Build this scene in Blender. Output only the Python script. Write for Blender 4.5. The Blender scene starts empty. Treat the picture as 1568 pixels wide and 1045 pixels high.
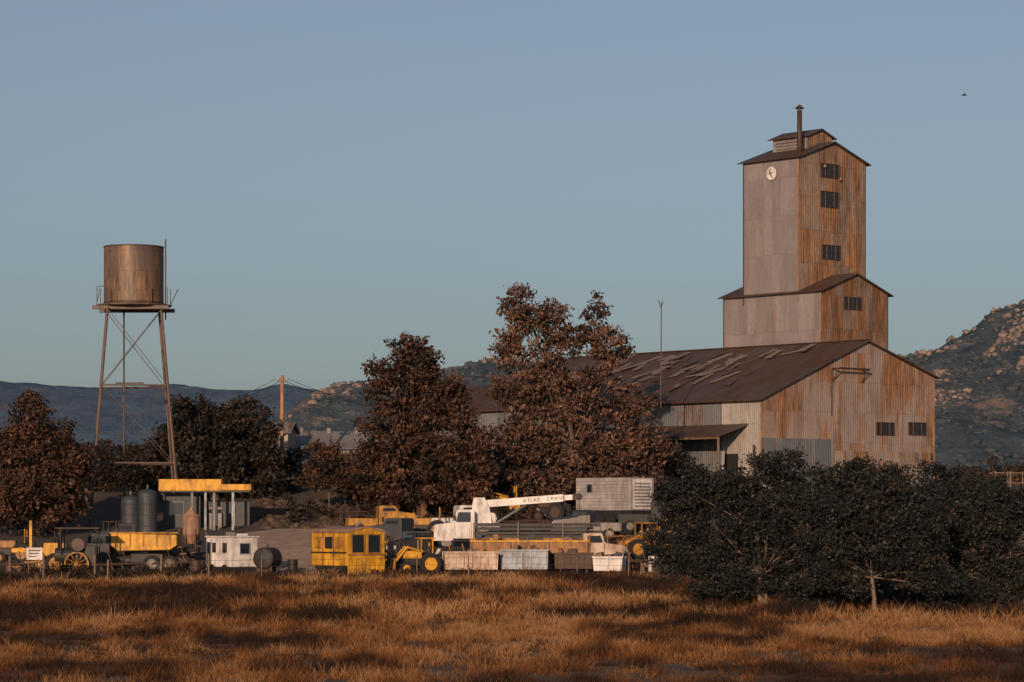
import bpy, math, random
import numpy as np
from mathutils import Vector, Matrix
random.seed(7); rng=np.random.default_rng(7)
scene=bpy.context.scene
COL=scene.collection
K=4355.0; CH=3.5; HZ=790.0
def WX(px,d): return (px-784)/K*d
def WZ(py,d): return CH+(HZ-py)/K*d

# ---------------------------------------------------------------- noise
def _h(ix,iy,seed):
    n=(ix.astype(np.int64)*374761393+iy.astype(np.int64)*668265263+seed*144665)&0xffffffff
    n=((n^(n>>13))*1274126177)&0xffffffff
    n=(n^(n>>16))&0xffffff
    return n/float(0xffffff)
def vnoise(x,y,seed=0):
    ix=np.floor(x);iy=np.floor(y);fx=x-ix;fy=y-iy
    fx=fx*fx*(3-2*fx);fy=fy*fy*(3-2*fy)
    a=_h(ix,iy,seed);b=_h(ix+1,iy,seed);c=_h(ix,iy+1,seed);d=_h(ix+1,iy+1,seed)
    return (a*(1-fx)+b*fx)*(1-fy)+(c*(1-fx)+d*fx)*fy
def fbm(x,y,s,o=4,seed=0):
    x=np.asarray(x,float)/s;y=np.asarray(y,float)/s
    r=0;a=.5;t=0
    for i in range(o):
        r=r+a*vnoise(x,y,seed+i*17);t+=a;a*=.5;x=x*2.03+5.1;y=y*2.03+9.7
    return r/t

GY=[-100,150,160,165,175,185,200,206,300,420,900,7000]
GZ=[0,0,.2,.5,1.9,2.9,5.2,5.7,6,3,-12,-20]
def G(x,y):
    x=np.asarray(x,float);y=np.asarray(y,float)
    return np.interp(y,GY,GZ)+(fbm(x,y,9,3,3)-.5)*.28*np.clip((400-y)/200,0,1)
def g(x,y): return float(G(np.array([x]),np.array([y]))[0])

# ---------------------------------------------------------------- materials
class N:
    def __init__(s,name):
        s.m=bpy.data.materials.new(name);s.m.use_nodes=True
        s.t=s.m.node_tree;s.b=s.t.nodes['Principled BSDF']
    def n(s,typ,ins=None,**kw):
        nd=s.t.nodes.new(typ)
        for k,v in kw.items(): setattr(nd,k,v)
        if ins:
            for k,v in ins.items():
                if isinstance(v,bpy.types.NodeSocket): s.t.links.new(v,nd.inputs[k])
                else: nd.inputs[k].default_value=v
        return nd
    def math(s,op,a,b=0.0,c=None):
        d={0:a,1:b}
        if c is not None:d[2]=c
        return s.n('ShaderNodeMath',d,operation=op).outputs[0]
    def ramp(s,f,stops):
        r=s.n('ShaderNodeValToRGB',{0:f});e=r.color_ramp.elements
        while len(e)<len(stops): e.new(.5)
        for i,(p,c) in enumerate(stops):
            e[i].position=p;e[i].color=(c[0],c[1],c[2],1) if hasattr(c,'__len__') else (c,c,c,1)
        return r.outputs[0]
    def mix(s,f,a,b,bt='MIX'):
        m=s.n('ShaderNodeMix',data_type='RGBA',blend_type=bt)
        for i,v in ((0,f),(6,a),(7,b)):
            if isinstance(v,bpy.types.NodeSocket): s.t.links.new(v,m.inputs[i])
            elif i==0: m.inputs[0].default_value=v
            else: m.inputs[i].default_value=(v[0],v[1],v[2],1)
        return m.outputs[2]
    def noise(s,vec,scale,detail=4,rough=.55):
        return s.n('ShaderNodeTexNoise',{'Vector':vec,'Scale':scale,'Detail':detail,'Roughness':rough}).outputs[0]
    def set(s,k,v):
        if isinstance(v,bpy.types.NodeSocket): s.t.links.new(v,s.b.inputs[k])
        elif hasattr(v,'__len__'): s.b.inputs[k].default_value=(v[0],v[1],v[2],1)
        else: s.b.inputs[k].default_value=v
    def bump(s,h,dist=.02,st=.6):
        b=s.n('ShaderNodeBump',{'Strength':st,'Distance':dist,'Height':h})
        s.t.links.new(b.outputs[0],s.b.inputs['Normal'])

def paint(name,col,dirt=.45,rough=.6,dcol=(.07,.035,.018),metal=0.0):
    q=N(name);tc=q.n('ShaderNodeTexCoord').outputs['Object']
    mp=q.n('ShaderNodeMapping',{'Vector':tc,'Scale':(1,1,.4)}).outputs[0]
    a=q.noise(mp,2.8,9,.72);b=q.noise(tc,.9,4)
    v=q.ramp(b,[(.3,[c*.62 for c in col]),(.7,[min(c*1.12,.9) for c in col])])
    f=q.ramp(a,[(.60-dirt*.32,0),(.74-dirt*.12,1)])
    f2=q.math('MULTIPLY',f,min(1,dirt*1.5))
    q.set('Base Color',q.mix(f2,v,dcol));q.set('Roughness',rough);q.set('Metallic',metal)
    q.bump(a,.03,.5)
    return q.m

def sheet(name,g1,g2,rusta,rust1=(.055,.026,.014),rust2=(.27,.12,.045),pw=.85,ph=2.5,lo=.48,hi=.62,seed=0,blot=.5,dark=.0,corr=.35,seam=.3,rough=.62,metal=0.0):
    q=N(name);uv=q.n('ShaderNodeTexCoord').outputs['UV']
    sp=q.n('ShaderNodeSeparateXYZ',{0:uv});u,v=sp.outputs[0],sp.outputs[1]
    u=q.math('ADD',u,seed*7.13)
    pu=q.math('DIVIDE',u,pw);pv=q.math('DIVIDE',v,ph)
    fu=q.math('FLOOR',pu);
    off=q.n('ShaderNodeTexWhiteNoise',{'W':fu},noise_dimensions='1D').outputs[0]
    pv2=q.math('ADD',pv,q.math('MULTIPLY',off,.06))
    cell=q.n('ShaderNodeCombineXYZ',{0:fu,1:q.math('FLOOR',pv2),2:float(seed)}).outputs[0]
    wn=q.n('ShaderNodeTexWhiteNoise',{'Vector':cell},noise_dimensions='3D').outputs[0]
    vs=q.n('ShaderNodeCombineXYZ',{0:q.math('MULTIPLY',u,2.6),1:q.math('MULTIPLY',v,.22),2:wn}).outputs[0]
    st=q.noise(vs,1.0,7,.62)
    vb=q.n('ShaderNodeCombineXYZ',{0:u,1:q.math('MULTIPLY',v,.6),2:float(seed)}).outputs[0]
    bg=q.noise(vb,.33,4,.6)
    fine=q.noise(vb,5.0,5,.7)
    s=q.math('ADD',q.math('MULTIPLY',st,.55),q.math('MULTIPLY',bg,blot))
    s=q.math('ADD',s,q.math('MULTIPLY',q.math('SUBTRACT',wn,.5),.20))
    s=q.math('ADD',s,q.math('MULTIPLY',q.math('SUBTRACT',fine,.5),.16))
    s=q.math('ADD',s,rusta-.03)
    f=q.ramp(s,[(lo,0),(hi,1)])
    base=q.mix(wn,g1,g2)
    base=q.mix(q.ramp(fine,[(.3,.0),(.75,.45)]),base,[c*.6 for c in g1])
    rn=q.noise(vs,2.3,5,.7)
    rust=q.ramp(rn,[(.34,rust1),(.52,[(a+b)/2 for a,b in zip(rust1,rust2)]),(.68,rust2)])
    c=q.mix(f,base,rust)
    if dark>0:
        vd=q.n('ShaderNodeCombineXYZ',{0:q.math('MULTIPLY',u,1.3),1:q.math('MULTIPLY',v,.22),2:float(seed)+4}).outputs[0]
        dn=q.ramp(q.noise(vd,.9,9,.75),[(.46,0),(.66,dark)])
        c=q.mix(dn,c,(.050,.034,.026))
        sn=q.ramp(q.noise(vd,4.5,4,.6),[(.42,.0),(.70,dark*.3)])
        c=q.mix(sn,c,(.06,.04,.03))
    fr=q.math('FRACT',pv2);sm=q.math('LESS_THAN',fr,.02)
    fr2=q.math('FRACT',pu);sm2=q.math('LESS_THAN',fr2,.045)
    sm3=q.math('MAXIMUM',q.math('MULTIPLY',sm,seam*1.5),q.math('MULTIPLY',sm2,seam*.5))
    c=q.mix(sm3,c,(.03,.02,.015))
    q.set('Base Color',c);q.set('Roughness',rough);q.set('Metallic',metal)
    w=q.math('SINE',q.math('MULTIPLY',u,2*math.pi/.2))
    q.bump(q.math('ADD',q.math('MULTIPLY',w,corr),q.math('MULTIPLY',bg,1.2)),.03,.75)
    return q.m

def leafmat(name,dark,light,tr=.25):
    q=N(name);a=q.n('ShaderNodeAttribute',attribute_name='tone').outputs['Fac']
    c=q.ramp(a,[(0,dark),(.75,[(x*.4+y*.6) for x,y in zip(dark,light)]),(1,light)])
    q.set('Base Color',c);q.set('Roughness',.6);q.set('Specular IOR Level',.25)
    if tr>0:
        t=q.n('ShaderNodeBsdfTranslucent',{'Color':c})
        ms=q.n('ShaderNodeMixShader',{0:tr,1:q.b.outputs[0],2:t.outputs[0]})
        q.t.links.new(ms.outputs[0],q.t.nodes['Material Output'].inputs[0])
    return q.m

# ---------------------------------------------------------------- mesh helpers
def link(o,parent=None):
    COL.objects.link(o)
    if parent is not None:o.parent=parent
    return o
def empty(name,loc=(0,0,0),rz=0):
    o=bpy.data.objects.new(name,None);o.location=loc;o.rotation_euler=(0,0,rz);o.empty_display_size=.5
    return link(o)
def npmesh(name,V,F,mat,tone=None,smooth=False,parent=None):
    V=np.asarray(V,dtype=np.float32);F=np.asarray(F,dtype=np.int32)
    me=bpy.data.meshes.new(name);m,k=F.shape
    me.vertices.add(len(V));me.vertices.foreach_set('co',V.ravel())
    me.loops.add(m*k);me.polygons.add(m)
    me.loops.foreach_set('vertex_index',F.ravel())
    me.polygons.foreach_set('loop_start',np.arange(0,m*k,k,dtype=np.int32))
    me.update(calc_edges=True)
    if tone is not None:
        at=me.attributes.new('tone','FLOAT','POINT');at.data.foreach_set('value',np.asarray(tone,dtype=np.float32))
    if smooth: me.polygons.foreach_set('use_smooth',np.ones(m,dtype=bool))
    me.materials.append(mat)
    return link(bpy.data.objects.new(name,me),parent)
def pymesh(name,V,F,mat,parent=None,uv=None,bevel=0,smooth=False):
    me=bpy.data.meshes.new(name);me.from_pydata([tuple(v) for v in V],[],F);me.update()
    me.materials.append(mat)
    if uv is not None:
        l=me.uv_layers.new(name='UVMap')
        for lo in me.loops: l.data[lo.index].uv=uv[lo.vertex_index]
    if smooth:
        for p in me.polygons:p.use_smooth=True
    o=link(bpy.data.objects.new(name,me),parent)
    if bevel:
        b=o.modifiers.new('bevel','BEVEL');b.width=bevel;b.segments=2;b.limit_method='ANGLE'
    return o
BF=[(0,3,2,1),(4,5,6,7),(0,1,5,4),(1,2,6,5),(2,3,7,6),(3,0,4,7)]
def box(name,p,x0,x1,y0,y1,z0,z1,mat,bevel=.015,rot=None):
    V=[(x0,y0,z0),(x1,y0,z0),(x1,y1,z0),(x0,y1,z0),(x0,y0,z1),(x1,y0,z1),(x1,y1,z1),(x0,y1,z1)]
    if rot:
        cx,cz=(x0+x1)/2,(z0+z1)/2;c,s=math.cos(rot),math.sin(rot)
        V=[((x-cx)*c-(z-cz)*s+cx,y,(x-cx)*s+(z-cz)*c+cz) for x,y,z in V]
    return pymesh(name,V,BF,mat,p,bevel=bevel)
def prism(name,p,prof,y0,y1,mat,bevel=.02):
    n=len(prof);V=[(x,y0,z) for x,z in prof]+[(x,y1,z) for x,z in prof]
    F=[tuple(range(n)),tuple(range(2*n-1,n-1,-1))]+[(i,i+n,(i+1)%n+n,(i+1)%n) for i in range(n)]
    o=pymesh(name,V,F,mat,p,bevel=bevel);fixn(o);return o
def fixn(o):
    import bmesh
    bm=bmesh.new();bm.from_mesh(o.data);bmesh.ops.recalc_face_normals(bm,faces=bm.faces);bm.to_mesh(o.data);bm.free()
def tubeVF(pts,rad,n=8,base=0,cap=True):
    V=[];F=[];pts=[Vector(q) for q in pts]
    if not hasattr(rad,'__len__'): rad=[rad]*len(pts)
    for i,q in enumerate(pts):
        d=(pts[min(i+1,len(pts)-1)]-pts[max(i-1,0)]).normalized()
        a=d.orthogonal().normalized() if abs(d.z)>.99 else Vector((0,0,1)).cross(d).normalized()
        b=d.cross(a)
        for k in range(n):
            t=2*math.pi*k/n;V.append(q+(a*math.cos(t)+b*math.sin(t))*rad[i])
    for i in range(len(pts)-1):
        for k in range(n):
            k2=(k+1)%n;F.append((base+i*n+k,base+i*n+k2,base+(i+1)*n+k2,base+(i+1)*n+k))
    if cap:
        F.append(tuple(base+k for k in range(n))[::-1]);F.append(tuple(base+(len(pts)-1)*n+k for k in range(n)))
    return V,F
def tube(name,p,pts,rad,mat,n=8,smooth=True):
    V,F=tubeVF(pts,rad,n);return pymesh(name,V,F,mat,p,smooth=smooth and n>6)
def tubes(name,p,lst,mat,n=6):
    V=[];F=[]
    for pts,r in lst:
        v,f=tubeVF(pts,r,n,len(V));V+=v;F+=f
    return pymesh(name,V,F,mat,p,smooth=False)
def lathe(name,p,prof,mat,c=(0,0,0),n=32,axis='z'):
    V=[];F=[]
    for r,z in prof:
        for k in range(n):
            t=2*math.pi*k/n
            a,b=r*math.cos(t),r*math.sin(t)
            V.append({'z':(a+c[0],b+c[1],z+c[2]),'y':(a+c[0],z+c[1],b+c[2]),'x':(z+c[0],a+c[1],b+c[2])}[axis])
    for i in range(len(prof)-1):
        for k in range(n):
            k2=(k+1)%n;F.append((i*n+k,i*n+k2,(i+1)*n+k2,(i+1)*n+k))
    F.append(tuple(range(n)));F.append(tuple((len(prof)-1)*n+k for k in range(n)))
    o=pymesh(name,V,F,mat,p);fixn(o)
    return o

# palette
M={}
M['yel']=paint('yellow_paint',(.70,.35,.02),.5)
M['yel2']=paint('faded_yellow_paint',(.56,.26,.02),.68)
M['ora']=paint('ochre_paint',(.44,.20,.055),.75)
M['wht']=paint('white_paint',(.70,.66,.64),.42)
M['cream']=paint('cream_paint',(.60,.48,.37),.62,dcol=(.16,.07,.03))
M['blu']=paint('pale_blue_paint',(.36,.41,.46),.55)
M['dblu']=paint('dark_blue_paint',(.03,.045,.06),.4)
M['blk']=paint('black_iron',(.016,.016,.018),.3,dcol=(.05,.025,.015))
M['brn']=paint('rusty_iron',(.075,.038,.024),.5,dcol=(.025,.016,.011))
M['gry']=paint('grey_paint',(.20,.19,.19),.45)
M['sil']=paint('aluminium_skin',(.34,.32,.32),.35,rough=.45)
M['wood']=paint('weathered_wood',(.18,.12,.08),.4)
M['polew']=paint('pole_wood',(.42,.22,.10),.3)
M['tan']=paint('tan_paint',(.36,.21,.13),.45)
M['stl']=paint('tower_steel',(.11,.075,.06),.5,dcol=(.07,.03,.018))
q=N('tyre_rubber');q.set('Base Color',(.012,.012,.013));q.set('Roughness',.85);M['tyre']=q.m
q=N('window_glass');q.set('Base Color',(.015,.02,.028));q.set('Roughness',.15);M['gls']=q.m
q=N('dark_interior');q.set('Base Color',(.010,.010,.011));q.set('Roughness',.9);M['drk']=q.m

# ---------------------------------------------------------------- world, sun, camera
EL=math.radians(12);AZ=math.radians(13)   # sun behind the viewer, to the left
w=bpy.data.worlds.new('World');scene.world=w;w.use_nodes=True
nt=w.node_tree;bgn=nt.nodes['Background']
sk=nt.nodes.new('ShaderNodeTexSky');sk.sky_type='NISHITA';sk.sun_disc=False
sk.sun_elevation=EL;sk.sun_rotation=math.radians(180)+AZ;sk.air_density=1.0;sk.dust_density=1.2;sk.ozone_density=3.0
hs=nt.nodes.new('ShaderNodeHueSaturation');hs.inputs['Saturation'].default_value=.56
mm=nt.nodes.new('ShaderNodeMix');mm.data_type='RGBA';mm.blend_type='MULTIPLY';mm.inputs[0].default_value=1;mm.inputs[7].default_value=(.86,.92,1.0,1)
nt.links.new(sk.outputs[0],hs.inputs['Color']);nt.links.new(hs.outputs[0],mm.inputs[6]);nt.links.new(mm.outputs[2],bgn.inputs[0])
bgn.inputs[1].default_value=.078
L=bpy.data.lights.new('sun','SUN');L.energy=4.1;L.angle=math.radians(.5);L.color=(1,.67,.44)
lo=link(bpy.data.objects.new('sun',L));lo.rotation_euler=(math.radians(90)-EL,0,-AZ)
lo.location=(0,-20,60)
cam=bpy.data.cameras.new('camera');cam.lens=100;cam.sensor_width=36;cam.clip_end=20000;cam.clip_start=.5
cam.shift_y=(HZ-522.5)/1568
co=link(bpy.data.objects.new('camera',cam));co.location=(0,0,CH);co.rotation_euler=(math.radians(90),0,0)
scene.camera=co
scene.view_settings.view_transform='Standard';scene.view_settings.look='None';scene.view_settings.exposure=0

# ---------------------------------------------------------------- ground
def grid(name,xs,ys,zf,mat):
    X,Y=np.meshgrid(xs,ys);Zz=zf(X,Y)
    V=np.stack([X.ravel(),Y.ravel(),Zz.ravel()],1);nx=len(xs);ny=len(ys)
    i=np.arange(ny-1)[:,None]*nx+np.arange(nx-1)[None,:];i=i.ravel()
    F=np.stack([i,i+1,i+1+nx,i+nx],1)
    return npmesh(name,V,F,mat,smooth=True)
q=N('ground_soil');tc=q.n('ShaderNodeTexCoord').outputs['Object']
n1=q.noise(tc,.25,8,.65);n2=q.noise(tc,3.0,8,.7)
cf=q.ramp(n1,[(.35,(.05,.024,.013)),(.5,(.10,.048,.022)),(.68,(.17,.09,.045))])
cf=q.mix(q.ramp(n2,[(.35,0),(.7,.6)]),cf,(.035,.02,.014))
dirt=q.ramp(n2,[(.3,(.035,.026,.021)),(.7,(.10,.07,.052))])
yy=q.n('ShaderNodeSeparateXYZ',{0:tc}).outputs[1]
m1=q.n('ShaderNodeMapRange',{0:yy,1:150.0,2:158.0}).outputs[0]
c=q.mix(m1,cf,dirt)
m2=q.n('ShaderNodeMapRange',{0:yy,1:230.0,2:330.0}).outputs[0]
c=q.mix(m2,c,q.ramp(q.noise(tc,.02,6,.6),[(.35,(.03,.035,.03)),(.65,(.09,.075,.055))]))
q.set('Base Color',c);q.set('Roughness',.95);q.bump(n2,.12,.7)
xs=np.concatenate([-np.geomspace(6000,61,26),np.arange(-60,60.1,1.2),np.geomspace(61,6000,26)])
ys=np.concatenate([np.arange(-60,50,8),np.arange(50,262,1.0),np.geomspace(263,7000,50)])
grid('ground',xs,ys,G,q.m)

q=N('road_dirt');tc=q.n('ShaderNodeTexCoord').outputs['Object'];n2=q.noise(tc,1.0,9,.75)
q.set('Base Color',q.ramp(n2,[(.35,(.22,.15,.11)),(.65,(.42,.30,.22))]));q.set('Roughness',.95);q.bump(n2,.06,.6)
V=[];F=[]
cl=[(430,157,3.0),(430,162,3.2),(432,168,3.4),(438,173,3.6),(448,176,4.2),(470,179,5),(500,182,5)]
for i in range(31):
    t=i/30*(len(cl)-1);k=min(int(t),len(cl)-2);f=t-k
    a=[cl[k][j]*(1-f)+cl[k+1][j]*f for j in range(3)]
    x=WX(a[0],a[1])
    for j in range(9):
        jit=(random.uniform(-.5,.5) if j in (0,8) else 0)
        xx=x+(j/8-.5)*2*a[2]*.85+jit;V.append((xx,a[1],g(xx,a[1])+(.12 if 0<j<8 else -.02)))
for i in range(30):
    for j in range(8):
        b=i*9+j;F.append((b,b+1,b+10,b+9))
pymesh('dirt_road',V,F,q.m,smooth=True)

# ---------------------------------------------------------------- grass
def grass(name,n,yr,hr,wr,mat,margin=4,seed=1):
    r=np.random.default_rng(seed)
    y=np.sqrt(r.uniform(yr[0]**2,yr[1]**2,n))
    x=r.uniform(-1,1,n)*(.182*y+margin)
    cl=fbm(x,y*.8,.75,2,11);mid=fbm(x,y*.5,2.6,3,12)
    dens=np.clip((cl-.36)*3.6,0,1)*.8+np.clip((mid-.42)*3,0,1)*.5
    keep=r.uniform(0,1,n)<np.clip(dens,.10,1)
    x=x[keep];y=y[keep];n=len(x);cl=cl[keep];mid=mid[keep]
    big=fbm(x,y*.45,3.2,3,21);huge=fbm(x,y*.5,14,2,23);med=fbm(x,y*.7,.8,2,31)
    z=G(x,y)
    k=5
    sp=.06*(y/70)
    X=np.repeat(x,k)+r.normal(0,1,n*k)*np.repeat(sp,k);Y=np.repeat(y,k)+r.normal(0,1,n*k)*np.repeat(sp,k);Zg=np.repeat(z,k)-.02
    h=np.repeat(r.uniform(hr[0],hr[1],n)*(.25+1.5*np.clip(cl-.3,0,.6)/.5),k)*r.uniform(.5,1.2,n*k)
    wd=np.repeat(wr*(y/80)**.6,k)*r.uniform(.6,1.3,n*k)
    a=r.uniform(0,math.pi,n*k);lx=r.normal(0,.5,n*k)*h;ly=r.normal(0,.45,n*k)*h
    dx=np.cos(a)*wd*.5;dy=np.sin(a)*wd*.5
    V=np.empty((n*k,3,3),np.float32)
    V[:,0]=np.stack([X-dx,Y-dy,Zg],1);V[:,1]=np.stack([X+dx,Y+dy,Zg],1);V[:,2]=np.stack([X+lx,Y+ly,Zg+h],1)
    F=np.arange(n*k*3).reshape(-1,3)
    near_shade=np.clip((72-y)/18,0,1)*.12  # darkens the closest grass, a cast shadow painted into its tone
    tone=np.clip(np.repeat((big-.5)*3.6+(huge-.5)*1.6+.33+(med-.5)*1.5-near_shade,k)+r.normal(0,.12,n*k),0,1)
    T=np.stack([tone*.5,tone*.5,tone],1).ravel()
    return npmesh(name,V.reshape(-1,3),F,mat,tone=T)
q=N('dry_grass');a=q.n('ShaderNodeAttribute',attribute_name='tone').outputs['Fac']
c=q.ramp(a,[(0,(.024,.015,.011)),(.25,(.062,.029,.015)),(.5,(.145,.060,.021)),(.75,(.225,.105,.038)),(.9,(.34,.20,.10)),(1,(.46,.33,.20))])
q.set('Base Color',c);q.set('Roughness',.8);q.set('Specular IOR Level',.1)
gm=q.m
gf=empty('dry_grass_field')
for nm,n,yr,hr,wr,sd in (('near_grass',85000,(52,92),(.10,.28),.022,1),('far_grass',95000,(90,157),(.14,.40),.042,2)):
    grass(nm,n,yr,hr,wr,gm,seed=sd).parent=gf

# ---------------------------------------------------------------- trees
def crown(name,parent,lobes,nclump,nleaf,ls,mat,seed,cr=(.45,.95),shell=.55,up=.42):
    r=np.random.default_rng(seed)
    lob=np.array(lobes,float);vol=lob[:,3]*lob[:,4]*lob[:,5];pr=vol**.75;pr/=pr.sum()
    li=r.choice(len(lob),nclump,p=pr)
    d=r.normal(0,1,(nclump,3));d/=np.linalg.norm(d,axis=1)[:,None]
    rad=np.where(r.uniform(0,1,nclump)<shell,r.uniform(.74,1.10,nclump),r.uniform(.1,.8,nclump)**.6)
    C=lob[li,:3]+d*lob[li,3:6]*rad[:,None]
    crr=r.uniform(cr[0],cr[1],nclump)
    nl=r.poisson(nleaf*(crr/np.mean(crr))**1.6,nclump);ci=np.repeat(np.arange(nclump),nl);n=len(ci)
    P=C[ci]+r.normal(0,.5,(n,3))*crr[ci][:,None]*np.array([1,1,.7])
    a=r.normal(0,1,(n,3));a/=np.linalg.norm(a,axis=1)[:,None]
    b=np.cross(a,r.normal(0,1,(n,3)));b/=np.linalg.norm(b,axis=1)[:,None]
    s=(ls*r.uniform(.5,1.35,n))[:,None]
    V=np.empty((n,4,3));V[:,0]=P-a*s*.6;V[:,1]=P-b*s*.34;V[:,2]=P+a*s*.6;V[:,3]=P+b*s*.34
    ct=np.clip(r.normal(up,.26,nclump),0,1)
    tone=np.clip(ct[ci]+r.normal(0,.18,n),0,1);tone=np.repeat(tone,4)
    return npmesh(name,V.reshape(-1,3),np.arange(n*4).reshape(-1,4),mat,tone=tone,parent=parent),C
def limbs(name,parent,base,top,r0,targets,mat,seed,stems=1):
    rr=random.Random(seed);lst=[]
    for s in range(stems):
        ox=(s-(stems-1)/2)*r0*1.6
        pts=[];rad=[];N_=7
        tx=top[0]+ox
        for i in range(N_+1):
            t=i/N_;pts.append((base[0]+ox+(tx-base[0]-ox)*t+rr.uniform(-.5,.5)*r0*2*(t>0),base[1]+(top[1]-base[1])*t+rr.uniform(-.5,.5)*r0*2*(t>0),base[2]+(top[2]-base[2])*t))
            rad.append(r0*(1.35 if i==0 else 1)*(1-.8*t))
        lst.append((pts,rad))
        for tg in targets[s::stems]:
            k=rr.randint(2,N_-1);p0=Vector(pts[k]);p1=Vector(tg)
            if p1.z<p0.z: k=2;p0=Vector(pts[k])
            p1=p0.lerp(p1,.85)
            m=p0.lerp(p1,.5)+Vector((rr.uniform(-.3,.3),rr.uniform(-.3,.3),rr.uniform(.0,.4)))*r0*3
            r1=rad[k]*.5
            lst.append(([p0,m,p1],[r1,r1*.6,r1*.2]))
    return tubes(name,parent,lst,mat,7)
bark=paint('bark',(.085,.058,.045),.3)
bark2=paint('grey_bark',(.17,.12,.09),.3)
def tree(name,px,d,lobes_px,nclump,nleaf,ls,mat,seed,r0=.22,stems=1,bm=None,cr=(.45,.95),shell=.55,nlimb=26,up=.42):
    x=WX(px,d);zg=g(x,d)
    e=empty(name,(x,d,zg-.05));s=d/K
    lobes=[((lx-px)*s+0,(random.Random(seed+i).uniform(-.4,.4))*lw*s,WZ(ly,d)-zg,lw*s,(lw*.9)*s,lh*s) for i,(lx,ly,lw,lh) in enumerate(lobes_px)]
    o,C=crown('foliage',e,lobes,nclump,nleaf,ls,mat,seed,cr,shell,up)
    idx=list(range(0,len(C),max(1,len(C)//nlimb)))
    tl=max(lobes,key=lambda l:l[2])
    limbs('trunk_and_limbs',e,(0,0,-.2),(tl[0]*.85,tl[1],tl[2]-.2*tl[5]),r0,[tuple(C[i]) for i in idx],bm or bark,seed,stems=stems)
    return e
Lred=leafmat('foliage_brown_green',(.013,.012,.010),(.135,.066,.040),.15)
Lred2=leafmat('foliage_brown_green_light',(.016,.014,.012),(.24,.13,.088),.18)
Lgrn=leafmat('foliage_dark_green',(.012,.013,.011),(.065,.043,.030),.1)
Loak=leafmat('foliage_oak_shaded',(.009,.012,.013),(.036,.033,.025),.0)  # very dark leaf colour paints in the shade over the oaks
Lshr=leafmat('foliage_shrub',(.010,.009,.008),(.060,.036,.022),.0)

tree('leafy_tree',648,187,[(618,532,20,18),(640,550,34,26),(600,590,40,40),(570,575,14,30),(660,615,50,45),(605,660,55,50),(685,660,50,50),(735,690,24,40),(650,715,85,45),(575,725,38,40),(715,735,42,32),(635,575,32,36),(692,600,24,28),(620,755,60,20),(700,757,55,18)],720,46,.25,Lred,11,.24,stems=2,cr=(.3,.75))
tree('leafy_tree',905,192,[(795,456,22,18),(780,478,16,18),(812,490,34,24),(850,482,24,20),(868,498,10,22),(785,535,30,30),(850,535,34,32),(915,470,14,20),(914,495,22,26),(932,535,30,36),(815,590,52,45),(890,610,65,50),(970,625,36,40),(805,665,48,45),(875,690,75,40),(960,695,48,38),(1000,680,22,32),(895,520,16,22),(985,738,30,22),(925,742,48,22),(845,745,55,24),(785,738,34,22),(765,600,12,30)],1060,44,.235,Lred2,12,.20,stems=2,cr=(.28,.7),up=.46)
tree('leafy_tree',55,178,[(55,615,12,18),(52,640,28,26),(50,690,55,45),(100,710,32,38),(15,690,36,45),(55,765,80,45),(-40,740,60,60),(112,755,24,40),(95,660,16,22)],640,42,.24,Lred,13,.22,cr=(.3,.75))
tree('leafy_tree',330,196,[(295,628,32,18),(370,630,38,18),(340,665,80,36),(262,680,36,35),(400,695,32,38),(330,715,90,42),(405,740,26,30),(245,715,24,30),(325,628,20,14)],640,44,.26,Lgrn,14,.22,stems=2,cr=(.3,.75))
tree('young_tree',503,190,[(500,688,22,20),(507,718,34,26),(480,735,18,15),(530,738,24,18)],150,40,.22,Lred,15,.09,nlimb=14,cr=(.25,.6))
tree('oak_tree',1168,105,[(1060,735,42,22),(1120,742,52,28),(1200,712,50,22),(1035,775,45,34),(1120,800,75,50),(1210,780,70,50),(1090,850,60,40),(1180,860,70,38),(1250,830,50,45),(1120,890,55,20),(1005,830,22,30),(1220,895,60,22),(1030,862,26,18),(1165,708,20,14)],1150,50,.11,Loak,16,.10,stems=2,cr=(.14,.40),bm=bark2,up=.42)
tree('oak_tree',1337,102,[(1290,725,42,20),(1360,732,50,22),(1330,780,80,45),(1270,820,40,45),(1400,800,55,50),(1340,840,75,42),(1280,880,45,25),(1400,865,50,35),(1320,710,18,12),(1440,890,40,22),(1310,895,30,14)],900,50,.11,Loak,17,.09,cr=(.14,.40),bm=bark2,up=.42)
tree('oak_tree',1500,108,[(1450,740,40,22),(1520,752,44,22),(1570,775,45,28),(1480,800,75,48),(1560,830,60,48),(1450,850,50,40),(1520,885,65,34),(1610,820,45,55),(1590,895,45,28),(1420,720,20,14),(1490,905,60,18)],960,50,.11,Loak,18,.10,cr=(.14,.40),bm=bark2,up=.42)
tree('oak_tree',1255,122,[(1130,755,60,26),(1240,745,70,26),(1350,755,70,26),(1450,775,60,28),(1200,830,90,50),(1340,830,90,50),(1050,830,45,45),(1470,850,60,45),(1150,885,80,25),(1300,885,80,25)],700,48,.15,Loak,19,.12,cr=(.2,.5),bm=bark2)
def shrubs(name,specs,mat,seed,ls=.2,nl=45,den=26,cr=(.3,.6),up=.42):
    lob=[]
    for px,d,w_,h_ in specs:
        x=WX(px,d);z=g(x,d);lob.append((x,d,z+h_*.45,w_,w_*.8,h_*.6))
    o,_=crown(name,None,lob,int(den*len(lob)),nl,ls,mat,seed,cr=cr,up=up)
    return o
rr=random.Random(5)
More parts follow.
